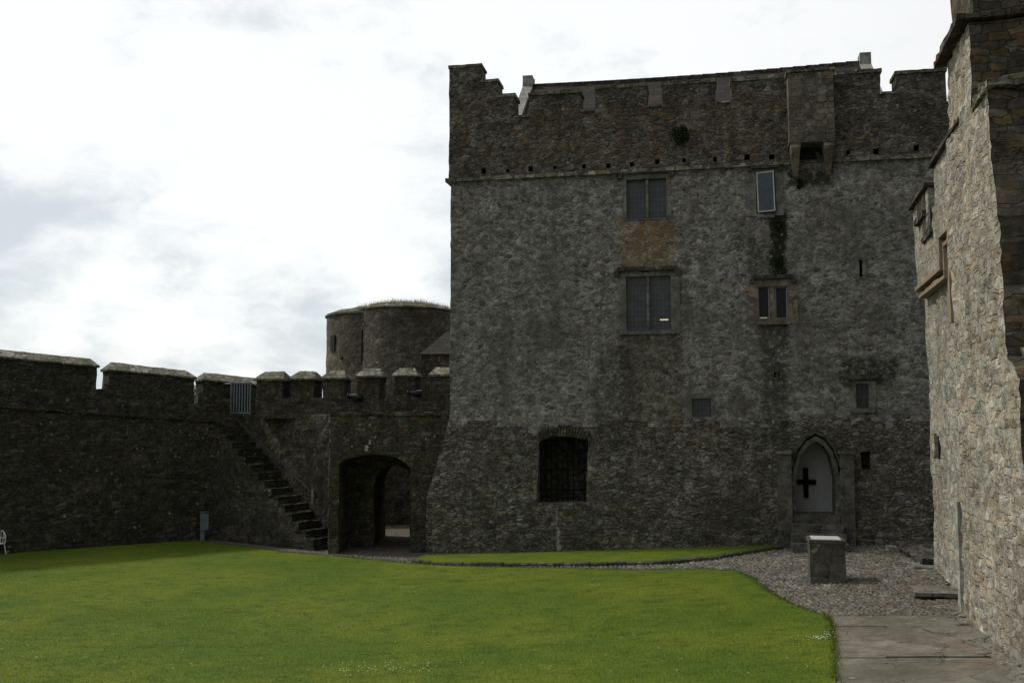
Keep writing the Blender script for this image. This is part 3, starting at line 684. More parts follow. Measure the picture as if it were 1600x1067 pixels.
# open casement of w3, tilted outwards
a = F(1183, 333); b_ = F(1209, 269)
bm = bmesh.new(); uw, hw = b_[0]-a[0], b_[1]-a[1]
def tiltbox(bm, u0, u1, z0, z1, t0=-.01, t1=.02):
    vs = []
    for z in (z0, z1):
        for t in (t0, t1):
            for u in (u0, u1): vs.append(bm.verts.new((u+(z-a[1])*-.022+0.02, -.06+t-.08*(u-a[0])/uw, z+(u-a[0])*.03)))
    for f_ in ((0, 1, 3, 2), (4, 6, 7, 5), (0, 4, 5, 1), (2, 3, 7, 6), (0, 2, 6, 4), (1, 5, 7, 3)): bm.faces.new([vs[i] for i in f_])
g_ = .045
tiltbox(bm, a[0], a[0]+g_, a[1], b_[1]); tiltbox(bm, b_[0]-g_, b_[0], a[1], b_[1]); tiltbox(bm, a[0]+g_, b_[0]-g_, a[1], a[1]+g_); tiltbox(bm, a[0]+g_, b_[0]-g_, b_[1]-g_, b_[1])
fixn(bm); cs = link('casement', bm, plain('pale_metal_frame', (.34, .36, .37), .5, .4, bump=0, var=.1), w3)
bm = bmesh.new(); tiltbox(bm, a[0]+g_, b_[0]-g_, a[1]+g_, b_[1]-g_, .002, .008); fixn(bm); link('casement_pane', bm, plain('casement_glass', (.045, .055, .07), .15, .5, bump=0), w3)
w4 = window(W4, [(1185, 447, 1202, 498), (1212, 447, 1230, 498)], m_dress2, (1176, 1240, 433, .22), (1182, 1234, 505), pane_m=plain('unlit_dark_glass', (.012, .013, .014), .3, .3, bump=0), lamp=(1188, 1199, 496.5))
bm = bmesh.new()
for x0, x1 in ((1185, 1202), (1212, 1230)):
    l0 = F(x0, 498); l1 = F(x1, 447); t = .035
    for q in ((l0[0], l0[0]+t, l0[1], l1[1]), (l1[0]-t, l1[0], l0[1], l1[1])): box(bm, q[0], q[1], .11, .14, q[2], q[3])
    for q in ((l0[1], l0[1]+t), (l1[1]-t, l1[1])): box(bm, l0[0]+t, l1[0]-t, .11, .14, q[0], q[1])
fixn(bm); link('casement', bm, plain('grey_metal_frame', (.24, .26, .27), .5, .4, bump=0, var=.1), w4)
w6 = window(W6, [(1081, 622, 1111, 651)], m_dress)
w8 = window(W8, [(1338, 599, 1357, 638)], m_dress, (1322, 1374, 589, .22), (1330, 1366, 642))
# arrow slit liner
bm = bmesh.new(); box(bm, W5[0]-.12, W5[0]-.003, -.025, .1, W5[2]-.1, W5[3]+.1); box(bm, W5[1]+.003, W5[1]+.12, -.025, .1, W5[2]-.1, W5[3]+.1); fixn(bm); link('arrow_slit', bm, m_dress, keep)
# barred ground-floor opening
bm = bmesh.new(); q0 = F(841, 785, .15); q1 = F(917, 682, .15)
nb = 9
for i in range(nb):
    u = q0[0]+(q1[0]-q0[0])*(i+.5)/nb; tube(bm, (u, .15, q0[1]-.05), (u, .15, q1[1]+.1), .016, seg=6)
for t in (.2, .5, .8):
    z = q0[1]+(q1[1]-q0[1])*t; box(bm, q0[0]-.05, q1[0]+.05, .13, .17, z-.02, z+.02)
fixn(bm); link('window_grille', bm, m_iron, keep)
a = F(836, 787, DP); b_ = F(922, 787, DP)
bm = bmesh.new(); box(bm, a[0], b_[0], -.27, .3, a[1]-.12, a[1]); fixn(bm); slice_bm(bm, .2, 'x'); rough_bm(bm, .02); link('sill', bm, m_dress, keep)
# voussoirs over it
bm = bmesh.new(); nv = 17
for i in range(nv):
    t0 = -.92+1.84*i/nv+.012; t1 = -.92+1.84*(i+1)/nv-.012
    c = F(878.5, 781, DP); r0 = F(878.5, 681, DP)[1]-c[1]
    hw_ = (F(917, 700, DP)[0]-F(840, 700, DP)[0])/2
    def pt(t, e): 
        x = t*hw_; z = c[1]+r0-(t*t)*.16; return (c[0]+x*(1+e*.55), z+e*(1-.35*t*t))
    hh = .34+random.uniform(-.05, .05)
    prism(bm, [pt(t0, .012), pt(t1, .012), pt(t1, hh), pt(t0, hh)], -.20, .1)
fixn(bm); link('voussoirs', bm, m_gate, keep)
# doorway
def off(pts, k, kt): 
    cx = sum(p[0] for p in pts)/len(pts); res = []
    for x, y in pts:
        if y > 751: res.append((x+(k if x > cx else -k), y))
        else:
            dx_ = (x-cx); dy_ = (y-775); L_ = math.hypot(dx_, dy_*.8); res.append((x+dx_/L_*k, y+dy_*.8/L_*kt))
    return res
din = [F(x, y, DP) for x, y in door_in]; dou = [F(x, y, DP) for x, y in off(door_in, 7, 8)]; dh = [F(x, y, DP) for x, y in off(door_in, 9.5, 12)[1:-1]]; dh2 = [F(x, y, DP) for x, y in off(door_in, 13, 17)[1:-1]]
bm = bmesh.new(); ring(bm, dou, din, -.34, .1); dsur = link('door_surround', bm, m_dress3, keep)
bm = bmesh.new(); ring(bm, dh2, dh, -.36, -.05); slice_bm(bm, .2, 'xz'); rough_bm(bm, .02); link('hood_mould', bm, m_darkst, dsur)
z0 = din[0][1]
bm = bmesh.new(); box(bm, din[0][0]-.02, din[-1][0]+.02, .70, .78, z0-.1, din[5][1]+.1); fixn(bm); door = link('door', bm, m_limew, keep)
tag(door, 'whitewashed board door with a black cross')
cx0, cz0 = F(1259, 753, .6)
def cr(x0, y0, x1, y1): p = F(x0, y1, .6); q = F(x1, y0, .6); return p[0], q[0], p[1], q[1]
bm = bmesh.new(); v_ = cr(1256, 731, 1262.5, 777); h_ = cr(1246, 749.5, 1275, 756.5)
plus = [(v_[0], v_[2]), (v_[1], v_[2]), (v_[1], h_[2]), (h_[1], h_[2]), (h_[1], h_[3]), (v_[1], h_[3]), (v_[1], v_[3]), (v_[0], v_[3]), (v_[0], h_[3]), (h_[0], h_[3]), (h_[0], h_[2]), (v_[0], h_[2])]
prism(bm, plus, .60, .69); fixn(bm); link('cross', bm, m_iron, door)
# flanking pilasters
for x0, x1, yt in ((1217, 1236, 709), (1316, 1334, 709)):
    p = F(x0, 850, -.5); q = F(x1, yt, -.5); bm = bmesh.new(); box(bm, p[0], q[0], -.52, .1, -.4, q[1]); fixn(bm); slice_bm(bm, .3, 'z'); rough_bm(bm, .015, 1.5, 1.5)
    pl = link('pilaster', bm, m_dress3, keep)
    bm = bmesh.new(); box(bm, p[0]-.03, q[0]+.03, -.56, .1, q[1]+.002, q[1]+.07); fixn(bm); link('cap_stone', bm, m_cope, pl)
p = F(1337, 730, -.2); 
bm = bmesh.new(); c = F(1313, 731, -.42); box(bm, c[0]-.07, c[0]+.05, -.45, -.3, c[1]-.09, c[1]+.07); tube(bm, (c[0], -.45, c[1]-.02), (c[0], -.52, c[1]-.05), .05, .06); fixn(bm); link('door_lamp', bm, m_iron, keep)
# steps
gd = gz(*KF.W(din[5][0], -1, 0)[:2]); nst = 4; rise = (z0-gd)/nst
for i in range(nst):
    ex_ = .12*(nst-1-i); bm = bmesh.new()
    box(bm, din[0][0]-.12-ex_*.3, din[-1][0]+.12+ex_*.3, -.44-.38*(nst-1-i) if i < nst-1 else -.40, .72 if i == nst-1 else -.36, gd-.3+.003*i, gd+rise*(i+1)-.004*(nst-i))
    fixn(bm); slice_bm(bm, .25, 'x'); rough_bm(bm, .012, 1.2, 1.2); link('step', bm, m_dress3, keep)
p = F(1258, 844, -1.7)[0]; q = F(1345, 844, -1.7)[0]
bm = bmesh.new(); box(bm, p, q+.1, -1.75, -1.3, gd-.25, gd+.09); fixn(bm); slice_bm(bm, .25, 'x'); rough_bm(bm, .015); link('step', bm, m_darkst, keep)
# water spout
u, z = F(1214, 580, -.1); bm = bmesh.new(); tube(bm, (u, .1, z+.05), (u, -.28, z), .10, .075, 7); tube(bm, (u, -.2, z-.1), (u, -.24, z-.24), .06, .045, 6); fixn(bm); link('water_spout', bm, m_darkst, keep)

# shrub on the parapet
sp_ = KF.W(*(lambda q: (q[0], -.12, q[1]))(F(1063, 211, -.1)))
sh = empty('wall_shrub', sp_); tag(sh, 'dark shrub growing out of the keep wall below the battlements', 'shrub')
leaves('foliage', [(0, -.05, 0), (.12, -.08, -.08), (-.13, -.05, .06), (.05, -.1, .14), (-.05, -.05, -.22)], [.26, .2, .2, .18, .15], 1500, .045, m_foil, sh)
bm = bmesh.new()
for v in ((.1, -.1, .12), (-.12, -.1, .1), (.02, -.15, -.1)): tube(bm, (0, .08, -.1), v, .018, .006, 5)
link('stem', bm, m_bark, sh)
for nme, (px, py), rr, lab in (('wall_fern', (1216, 347), .14, 'small fern tuft rooted below the narrow open casement window'), ('wall_fern', (1217, 405), .15, 'dark moss clump halfway down the stain above the two light window'),
                    ('wall_fern', (1250, 283), .12, 'dark plant tuft on the wall under the projecting stone box')):
    q = F(px, py, -.05); e_ = empty(nme, KF.W(q[0], -.04, q[1])); tag(e_, lab, 'plant')
    leaves('foliage', [(0, 0, 0), (.03, -.02, -.12), (-.04, 0, -.2)], [rr, rr*.8, rr*.6], 380, .035, m_foil, e_)

# ------------------------------------------------------------------ LEFT CURTAIN WALL
cw = LF.root('curtain_wall'); tag(cw, 'long dark curtain wall at the left with two wide capped merlons and gaps', 'castle wall')
def lz(px, py): return LF.hit(px, py)
mer = [((-150, 519), (153, 574)), ((169, 579), (304.5, 594)), ((317.5, 596), (392, 606))]
u_end = lz(425, 600)[0]
tops = []
bm = bmesh.new()
Lm = [(-9.0, lz(-150, 530)[1]+.3)]
a = lz(0, 560); b_ = lz(153, 574); sl_ = (b_[1]-a[1])/(b_[0]-a[0])
m1 = [(-9.0, a[1]+sl_*(-9.0-a[0])), b_]
c1, c2 = lz(170, 579), lz(304, 592); d1_, d2_ = lz(317.5, 595), lz(402, 604)
pts = [m1[0], m1[1], (b_[0], lz(153, 607)[1]), (c1[0], lz(169, 607)[1]), c1, c2, (c2[0], lz(304, 631)[1]), (d1_[0], lz(317, 631)[1]), d1_, (u_end, d2_[1]), (u_end, -1), (-9.0, -1)]
prism(bm, pts, 0.0, 1.1); fixn(bm); slice_bm(bm, .3, 'xz'); rough_bm(bm, .05, 2.4, 4.5, .4, 3.0); link('wall', bm, m_curt, cw)
coping(LF, cw, m1[0][0], m1[1][0], m1[0][1], m1[1][1], .0, 1.1, .30, m_cope, hip=.25)
coping(LF, cw, c1[0], c2[0], c1[1], c2[1], .0, 1.1, .30, m_cope, hip=.25)
coping(LF, cw, d1_[0], u_end, d1_[1], d2_[1], .0, 1.1, .30, m_cope, hip=.25)
# lower thicker wall with a ledge
l0 = lz(0, 637); l1 = lz(325, 660); sl2 = (l1[1]-l0[1])/(l1[0]-l0[0])
bm = bmesh.new(); ue = lz(333, 650)[0]
prism(bm, [(-9, l0[1]+sl2*(-9-l0[0])), (ue, l1[1]), (ue, -1), (-9, -1)], -.22, .3)
for v in bm.verts:
    if v.co.z < 0 and v.co.y < 0: v.co.y -= .05
fixn(bm); slice_bm(bm, .3, 'xz'); rough_bm(bm, .06, 2.4, 4.5, .4, 9.0); link('lower_wall', bm, m_curt, cw)
bm = bmesh.new(); prism(bm, [(-9, l0[1]+sl2*(-9-l0[0])), (ue, l1[1]), (ue, l1[1]+.06), (-9, l0[1]+sl2*(-9-l0[0])+.06)], -.31, .1); fixn(bm); slice_bm(bm, .3, 'x'); rough_bm(bm, .03); link('ledge', bm, m_curt, cw)

# ------------------------------------------------------------------ GATEHOUSE
gt = GF.root('gatehouse'); tag(gt, 'gatehouse wall with segmental arch passage, five small capped merlons above', 'gatehouse')
zt = 5.06
def gh(px, py, d=0): return GF.hit(px, py, d)
bm = bmesh.new()
wl = [(lambda p: (GF.L(p).x, GF.L(p).y))(SF.W(u, d, 0)) for u, d in ((-.3, 1.15), (SF.len-.3, 1.15))]
uR = GF.len+.9
foot = [wl[0], wl[1], (GF.L(SF.W(SF.len, 1.15, 0)).x, 0.0), (uR, 0.0), (uR, 5.3), (wl[0][0]-.3, 5.3)]
plan(bm, foot, -1, zt)
cut = bmesh.new()
arch = [(529, 900), (529, 724), (537, 718.5), (550, 714), (566, 711), (583, 709.5), (600, 711), (618, 715), (632, 722), (640, 731), (640, 900)]
A1 = [gh(x, y) for x, y in arch]; A1[0] = (A1[0][0], -2); A1[-1] = (A1[-1][0], -2)
prism(cut, A1, -1, 1.9); fixn(cut); bm = boolean(fixn(bm), cut); cut = bmesh.new()
ar2 = [(584, 900), (584, 760), (589, 744), (598, 733), (609, 728), (622, 727), (636, 733), (644, 745), (648, 760), (648, 900)]
A2 = [GF.hit(x, y, 1.9) for x, y in ar2]; A2[0] = (A2[0][0], -2); A2[-1] = (A2[-1][0], -2)
prism(cut, A2, 1.85, 6.0); fixn(cut)
bm = boolean(bm, cut); slice_bm(bm, .3, 'xyz'); rough_bm(bm, .05, 2.5, 4.5, .4, 5.0)
link('wall', bm, m_gate, gt)
# edge course along the wall walk
bm = bmesh.new(); c = GF.L(SF.W(SF.len, 1.15, 0)).x; box(bm, c, uR, -.07, .3, zt-.02, zt+.07); fixn(bm); slice_bm(bm, .3, 'x'); rough_bm(bm, .03); link('ledge', bm, m_gate, gt)
# parapet on the wall walk
def gp(px, py): u, z = PF.hit(px, py); p = PF.W(u, 0, z); q = GF.L(p); return q.x, q.y, z
fronts = [(401, 441, 595, 585), (455, 490.5, 594, 0), (505, 537.5, 593, 0), (558.5, 594, 590, 0), (615, 649, 589, 0), (673, 705, 588, 0)]
def PW(u, d, z): return GF.L(PF.W(u, d, 0)).x, GF.L(PF.W(u, d, 0)).y, z
zf = PF.hit(560, 621)[1]; pts = []
for i, (x0, x1, ye, _) in enumerate(fronts):
    z = PF.hit((x0+x1)/2, ye)[1]; u0 = PF.hit(x0, ye)[0]; u1 = PF.hit(x1, ye)[0]
    pts += [(u0, zf), (u0, z), (u1, z), (u1, zf)]
pts = pts[1:-1]; uu = PF.hit(712, 600)[0]+.3
pts = pts[:-1]+[(uu, pts[-2][1]), (uu, 4.9), (pts[0][0], 4.9)]
bm = bmesh.new(); prism(bm, pts, 0, 1.35); fixn(bm); slice_bm(bm, .3, 'xz'); rough_bm(bm, .04, 2.5, 4.5, .4, 2.0)
for v in bm.verts: v.co = Vector(PW(*v.co))
link('parapet', bm, m_gate, gt)
for x0, x1, ye, _ in fronts:
    u0 = PF.hit(x0, ye)[0]; u1 = PF.hit(x1, ye)[0]; z = PF.hit((x0+x1)/2, ye)[1]
    o = coping(PF, gt, u0, u1, z, z, 0, 1.35, .32, m_cope, ov=.09, base=.08, hip=.22)
    for v in o.data.vertices: v.co = PW(*v.co)
# darker recessed slot openings in the parapet
# ------------------------------------------------------------------ STAIR
st = SF.root('stone_staircase'); tag(st, 'worn stone staircase rising left along the wall beside the gate arch', 'staircase')
ns = 15; pa = SF.hit(489, 856); pb = SF.hit(344, 668)
pts = [(SF.len+.05, -.6)]
for i in range(ns):
    t = i/(ns-1); u = pa[0]+(pb[0]-pa[0])*t; z = .12+(pb[1]-.12)*(i+1)/ns; un = pa[0]+(pb[0]-pa[0])*(i+1)/(ns-1)
    pts += [(u, z)] if i == 0 else []
    if i > 0: pts += [(u, .12+(pb[1]-.12)*i/ns), (u, z)]
pts += [(-.25, pb[1]), (-.25, -.6)]
bm = bmesh.new(); prism(bm, pts, 0, 1.3); fixn(bm); slice_bm(bm, .3, 'xz'); rough_bm(bm, .05, 2.4, 4.5, .4, 7.0); link('flight', bm, m_curt, st)
bm = bmesh.new()
for i in range(1, ns):
    t = i/(ns-1); u = pa[0]+(pb[0]-pa[0])*t; z = .12+(pb[1]-.12)*i/ns; du = (pa[0]-pb[0])/(ns-1)
    box(bm, u+.0, u+du+.02, -.0, 1.1, z-.005, z+.02)
fixn(bm); slice_bm(bm, .25, 'y'); rough_bm(bm, .07); link('treads', bm, m_curt, st)
h0 = SF.hit(338, 624, 1.0); h1 = SF.hit(489, 771, 1.0)
bm = bmesh.new(); tube(bm, (h0[0], 1.0, h0[1]), (h1[0], 1.0, h1[1]), .022, seg=6)
for t in (.2, .5, .8, .97):
    u = h0[0]+(h1[0]-h0[0])*t; z = h0[1]+(h1[1]-h0[1])*t; tube(bm, (u, 1.0, z), (u, 1.25, z-.08), .014, seg=5)
fixn(bm); link('handrail', bm, plain('dull_rail_paint', (.06, .07, .075), .7, .2, bump=0), st)
bm = bmesh.new(); p = SF.hit(489.5, 787, .7); box(bm, p[0]-.02, p[0]+.1, .6, .7, p[1], p[1]+.55); fixn(bm); link('rail_post', bm, m_dress, st)
# metal gate at the stair head
GD = .45
ga = SF.W(*(lambda q: (q[0], GD, 0))(SF.hit(341, 650, GD))); 
def sg(px, py): return SF.hit(px, py, GD)
mg = SF.root('metal_gate'); tag(mg, 'blue grey barred metal gate at the head of the stone staircase', 'gate')
t0 = sg(362, 598); t1 = sg(392, 601); bz = sg(362, 646)[1]
bm = bmesh.new(); n = 8
for i in (0, n-1):
    u = t0[0]+(t1[0]-t0[0])*i/(n-1); box(bm, u-.03, u+.03, GD-.03, GD+.03, bz-.05, t0[1])
box(bm, t0[0]+.03, t1[0]-.03, GD-.025, GD+.025, t0[1]-.05, t0[1]-.002); box(bm, t0[0]+.03, t1[0]-.03, GD-.025, GD+.025, bz, bz+.05); fixn(bm)
gf_ = link('gate_frame', bm, m_steel, mg)
for i in range(1, n-1):
    u = t0[0]+(t1[0]-t0[0])*i/(n-1); bm = bmesh.new(); box(bm, u-.028, u+.028, GD-.012, GD+.012, bz+.05, t0[1]-.05); fixn(bm); link('bar', bm, m_steel, mg)
q0 = sg(341, 625); q1 = sg(341, 600)
bm = bmesh.new(); 
tube(bm, (q0[0], GD, q1[1]), (t0[0], GD, q1[1]), .03, seg=6); tube(bm, (q0[0], GD, q0[1]), (t0[0], GD, q0[1]), .03, seg=6); tube(bm, (q0[0], GD, q0[1]-.9), (q0[0], GD, q1[1]), .03, seg=6)
fixn(bm); link('side_rail', bm, m_steel, mg)
# swivel guns
def gun(px, py, L_, tilt, label, tiller):
    u, z = PF.hit(px, py, -.12); base = PF.W(u, .12, zf+.01); e_ = empty('swivel_gun', base); tag(e_, label, 'cannon', 'swivel guns on the gatehouse wall walk')
    h = z-base.z; hd = Vector((0, -.24, 0)); a = Vector((-math.cos(tilt), -.25, math.sin(tilt))).normalized(); c = Vector((0, -.24, h))
    prof_ = [(-.5, .0), (-.5, .055), (-.46, .085), (-.1, .08), (.0, .075), (.3, .055), (.42, .052), (.46, .075), (.5, .07), (.5, .0)]
    bm = bmesh.new(); seg = 14; x = a.orthogonal().normalized(); y_ = a.cross(x); rows_ = []
    for t, r_ in prof_: rows_.append([bm.verts.new(c+a*(t*L_)+(x*math.cos(k*2*math.pi/seg)+y_*math.sin(k*2*math.pi/seg))*max(r_, .002)*1.6) for k in range(seg)])
    for r0_, r1_ in zip(rows_[:-1], rows_[1:]):
        for k in range(seg): bm.faces.new((r0_[k], r0_[(k+1) % seg], r1_[(k+1) % seg], r1_[k]))
    fixn(bm); link('barrel', bm, m_gun, e_, True)
    bm = bmesh.new(); tube(bm, (0, 0, -.02), (0, -.24, h-.12), .028, seg=7)
    for s in (-1, 1): tube(bm, Vector((0, 0, h-.12))+hd, Vector((.02, s*.12, h-.06))+hd, .018, seg=6); tube(bm, Vector((.02, s*.12, h-.06))+hd, Vector((0, s*.12, h+.02))+hd, .016, seg=6)
    fixn(bm); link('yoke', bm, m_gun, e_)
    if tiller: bm = bmesh.new(); tube(bm, c-a*(.5*L_), c-a*(.5*L_+.28)+Vector((0, 0, -.04)), .02, .012, 6); link('tiller', bm, m_gun, e_)
gun(554, 620, .62, .10, 'black swivel gun on the wall walk left above the gate arch', False)
gun(647, 614, .60, .05, 'black swivel gun with tiller on the wall walk nearest the keep', True)

# wall closing the outer ward beyond the passage
bw = empty('outer_ward_wall', (-4, 44.5, 0)); tag(bw, 'dark rubble wall closing the view through the gate passage', 'castle wall')
bm = bmesh.new(); box(bm, -7, 5, 0, .8, -.5, 5.2); fixn(bm); slice_bm(bm, .4, 'xz'); rough_bm(bm, .05); link('wall', bm, m_gate, bw)

# ------------------------------------------------------------------ ROUND TOWER
Yt = 52.0
c = atY(633, 575, Yt); r1_ = 81/FP*Yt
rt = empty('round_tower', (c.x, Yt, 0)); tag(rt, 'squat round stone tower with grass growing on its top behind the gatehouse', 'tower')
zt_ = atY(630, 478, Yt-r1_)[2]; zb_ = 0
def drum(cx, cy, r, z0, z1, seg=56, amp=.03, seed=0):
    bm = bmesh.new(); rows_ = []; nz = int((z1-z0)/.35)
    for j in range(nz+1):
        z = z0+(z1-z0)*j/nz; rows_.append([bm.verts.new((cx+r*math.cos(k*2*math.pi/seg), cy+r*math.sin(k*2*math.pi/seg), z)) for k in range(seg)])
    for a_, b2 in zip(rows_[:-1], rows_[1:]):
        for k in range(seg): bm.faces.new((a_[k], a_[(k+1) % seg], b2[(k+1) % seg], b2[k]))
    bm.faces.new(rows_[-1]); bm.faces.new(rows_[0][::-1]); fixn(bm); rough_bm(bm, amp, 2.5, 5, .5, seed); return bm
link('drum', drum(0, 0, r1_, 0, zt_), m_round, rt, True)
def cone(cx, cy, r0, r1, z0, z1, mat, name, par, seg=40):
    bm = bmesh.new(); L_ = []
    for r_, z in ((r0, z0-.08), (r0, z0), ((r0+r1)/2, z0+(z1-z0)*.72), (r1, z1)): L_.append([bm.verts.new((cx+r_*math.cos(k*2*math.pi/seg), cy+r_*math.sin(k*2*math.pi/seg), z)) for k in range(seg)])
    for a_, b2 in zip(L_[:-1], L_[1:]):
        for k in range(seg): bm.faces.new((a_[k], a_[(k+1) % seg], b2[(k+1) % seg], b2[k]))
    bm.faces.new(L_[-1]); bm.faces.new(L_[0][::-1]); fixn(bm); rough_bm(bm, .05, 2, 3); return link(name, bm, mat, par)
cone(0, 0, r1_+.07, r1_*.3, zt_, zt_+.42, m_cope, 'coping', rt)
# lower stair turret attached at the left
c2x = atY(602, 575, Yt+1.2).x-c.x; r2 = 91/FP*(Yt+1.2); z2 = atY(530, 492, Yt)[2]
link('side_turret', drum(c2x, 1.2, r2, 0, z2, 44, .03, 4), m_round, rt, True)
cone(c2x, 1.2, r2+.07, r2*.55, z2, z2+.42, m_cope, 'coping', rt)
def on_drum(px, py, cx, cy, r):
    d = ray(px, py); o = Vector((0, 0, CZ)); C_ = Vector((c.x+cx, Yt+cy)); dx_, dy_ = d.x, d.y
    A = dx_*dx_+dy_*dy_; B = -2*(dx_*C_.x+dy_*C_.y); D = C_.x**2+C_.y**2-r*r; t = (-B-math.sqrt(max(0, B*B-4*A*D)))/(2*A)
    p = o+d*t; return Vector((p.x-c.x, p.y-Yt, p.z)), math.atan2(p.y-C_.y, p.x-C_.x)
def slot(px, y0, y1, w_, cx, cy, r, mat, name='slit_window'):
    p, an_ = on_drum(px, (y0+y1)/2, cx, cy, r); za = on_drum(px, y1, cx, cy, r)[0].z; zb = on_drum(px, y0, cx, cy, r)[0].z
    bm = bmesh.new(); n_ = Vector((math.cos(an_), math.sin(an_), 0)); t_ = Vector((-n_.y, n_.x, 0)); vs = []
    for z in (za, zb):
        for dd in (-.2, .05):
            for s in (-w_/2, w_/2): q = Vector((p.x, p.y, z))+n_*dd+t_*s; vs.append(bm.verts.new(q))
    for f_ in ((0, 1, 3, 2), (4, 6, 7, 5), (0, 4, 5, 1), (2, 3, 7, 6), (0, 2, 6, 4), (1, 5, 7, 3)): bm.faces.new([vs[i] for i in f_])
    fixn(bm); link(name, bm, mat, rt)
m_hole = plain('black_opening', (.008, .008, .007), bump=0)
slot(565.6, 516, 570, .06, 0, 0, r1_, m_hole); slot(520.5, 524, 548, .45, c2x, 1.2, r2, m_hole); slot(534, 557, 562, .13, c2x, 1.2, r2, m_hole)
# grass on the tower
n = 9000; an = rng.random(n)*6.283; rr_ = r1_*np.sqrt(rng.random(n))*.93; x = rr_*np.cos(an); y = rr_*np.sin(an)
zz_ = zt_+.42*np.clip(1-(rr_/r1_-.3)/.7, 0, 1)*.95
o = blades('dry_grass', x+c.x, y+Yt, zz_-.03, rng.uniform(.05, .42, n)*rng.random(n)+.03, .022, m_dry, .35)
tag(o, 'dry yellowish grass growing over the top of the round tower', 'grass', kind='stuff')

# small slated building between round tower and keep
Yb = 46.0
sb = empty('slated_outbuilding', (atY(675, 560, Yb).x, Yb, 0)); tag(sb, 'small stone outbuilding with slate roof between round tower and keep', 'outbuilding')
x0 = atY(655.5, 560, Yb).x-sb.location.x; ze = atY(670, 553, Yb)[2]; zr_ = atY(694, 519, Yb+2.5)[2]
bm = bmesh.new(); box(bm, x0+.08, x0+6, .1, 4.9, -.5, ze); fixn(bm); link('wall', bm, m_gate, sb)
bm = bmesh.new(); hx = atY(697, 519, Yb+2.5).x-sb.location.x
v = [bm.verts.new(q) for q in ((x0, 0, ze), (x0+6.1, 0, ze), (x0+6.1, 5, ze), (x0, 5, ze), (hx, 2.5, zr_), (x0+6.1, 2.5, zr_), (x0, 0, ze+.06), (x0+6.1, 0, ze+.06))]
bm.faces.new((v[0], v[3], v[2], v[1])); bm.faces.new((v[0], v[1], v[5], v[4])); bm.faces.new((v[2], v[3], v[4], v[5])); bm.faces.new((v[3], v[0], v[4])); bm.faces.new((v[1], v[2], v[5]))
bmesh.ops.delete(bm, geom=[v[6], v[7]], context='VERTS'); fixn(bm); link('roof', bm, m_slate, sb)

# tree beyond the crenel
tp = atY(312, 612, 62); tr = empty('distant_tree', (tp.x, 62, 0)); tag(tr, 'green leafy tree seen through the gap between curtain wall merlons', 'tree')
bm = bmesh.new(); tube(bm, (0, 0, -.5), (0.1, 0, 4.6), .28, .16, 9); 
for v_ in ((.9, .2, 6.1), (-.9, .1, 6.0), (.2, -.7, 6.3), (-.2, .8, 6.4)): tube(bm, (.1, 0, 4.3), v_, .13, .04, 6)
link('trunk', bm, m_bark, tr)
cc = [(random.uniform(-1.3, 1.3), random.uniform(-1.2, 1.2), tp.z+random.uniform(-1.3, .25)) for _ in range(16)]
leaves('crown', cc, [random.uniform(.35, .6) for _ in cc], 5200, .075, m_tree, tr)

# ------------------------------------------------------------------ RIGHT: turret (far) and near tower
def rz(px, py, d=0): return RF.hit(px, py, d)
nt_ = RF.root('near_tower'); tag(nt_, 'tall pale rubble tower wall rising out of frame at the right edge', 'tower')
body_px = [(1503, 975), (1503, 780), (1497, 640), (1490, 500), (1480, 400), (1478, 300), (1480, 190), (1478, 104)]
ctop = rz(1478, 104)[1]
pts = [rz(x, y) for x, y in body_px]; pts[0] = (pts[0][0], -.5)
uA = rz(1516, 112)[0]
rgt = [(1543, 150), (1550, 250), (1560, 350), (1570, 517), (1571.6, 556), (1580, 567), (1594, 593), (1596, 690), (1602, 760), (1612, 800), (1650, 900), (1720, 1200)]
zl_ = rz(1516, 112)[1]; rp = [rz(x, y) for x, y in rgt]; zl2 = rp[0][1]+.12
pts += [(uA, ctop), (uA, zl2), (rp[0][0], zl2)]+rp+[(rp[-1][0], -.5)]
bm = bmesh.new(); prism(bm, pts, 0, 5.0); fixn(bm)
slice_bm(bm, .16, 'xz'); slice_bm(bm, .4, 'y'); rough_bm(bm, .05, 2.1, 3.3, .45, 11.0)
o = link('wall', bm, m_near, nt_)
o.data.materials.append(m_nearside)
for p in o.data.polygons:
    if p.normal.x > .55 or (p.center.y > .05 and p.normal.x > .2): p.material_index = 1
# upper coping and set-back top stage
ua = pts[7][0]
bm = bmesh.new(); box(bm, ua-.12, uA+.12, -.24, 5, ctop, ctop+.15); fixn(bm); slice_bm(bm, .25, 'xy'); rough_bm(bm, .04); link('coping', bm, m_cope2, nt_)
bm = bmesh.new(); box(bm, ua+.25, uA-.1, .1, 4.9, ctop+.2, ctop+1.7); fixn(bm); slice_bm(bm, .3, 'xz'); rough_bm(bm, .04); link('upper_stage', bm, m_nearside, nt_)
bm = bmesh.new(); box(bm, uA-.05, rp[0][0]+.16, -.04, 5, zl2, zl2+.16); fixn(bm); slice_bm(bm, .15, 'xy'); rough_bm(bm, .09, 3, 3); link('ledge', bm, m_cope, nt_)
zq = rp[4][1]
bm = bmesh.new(); box(bm, rp[4][0]-.1, rp[4][0]+.28, .25, 5, zq-.05, zq+.12); fixn(bm); slice_bm(bm, .2, 'xy'); rough_bm(bm, .06); link('ledge', bm, m_cope, nt_)

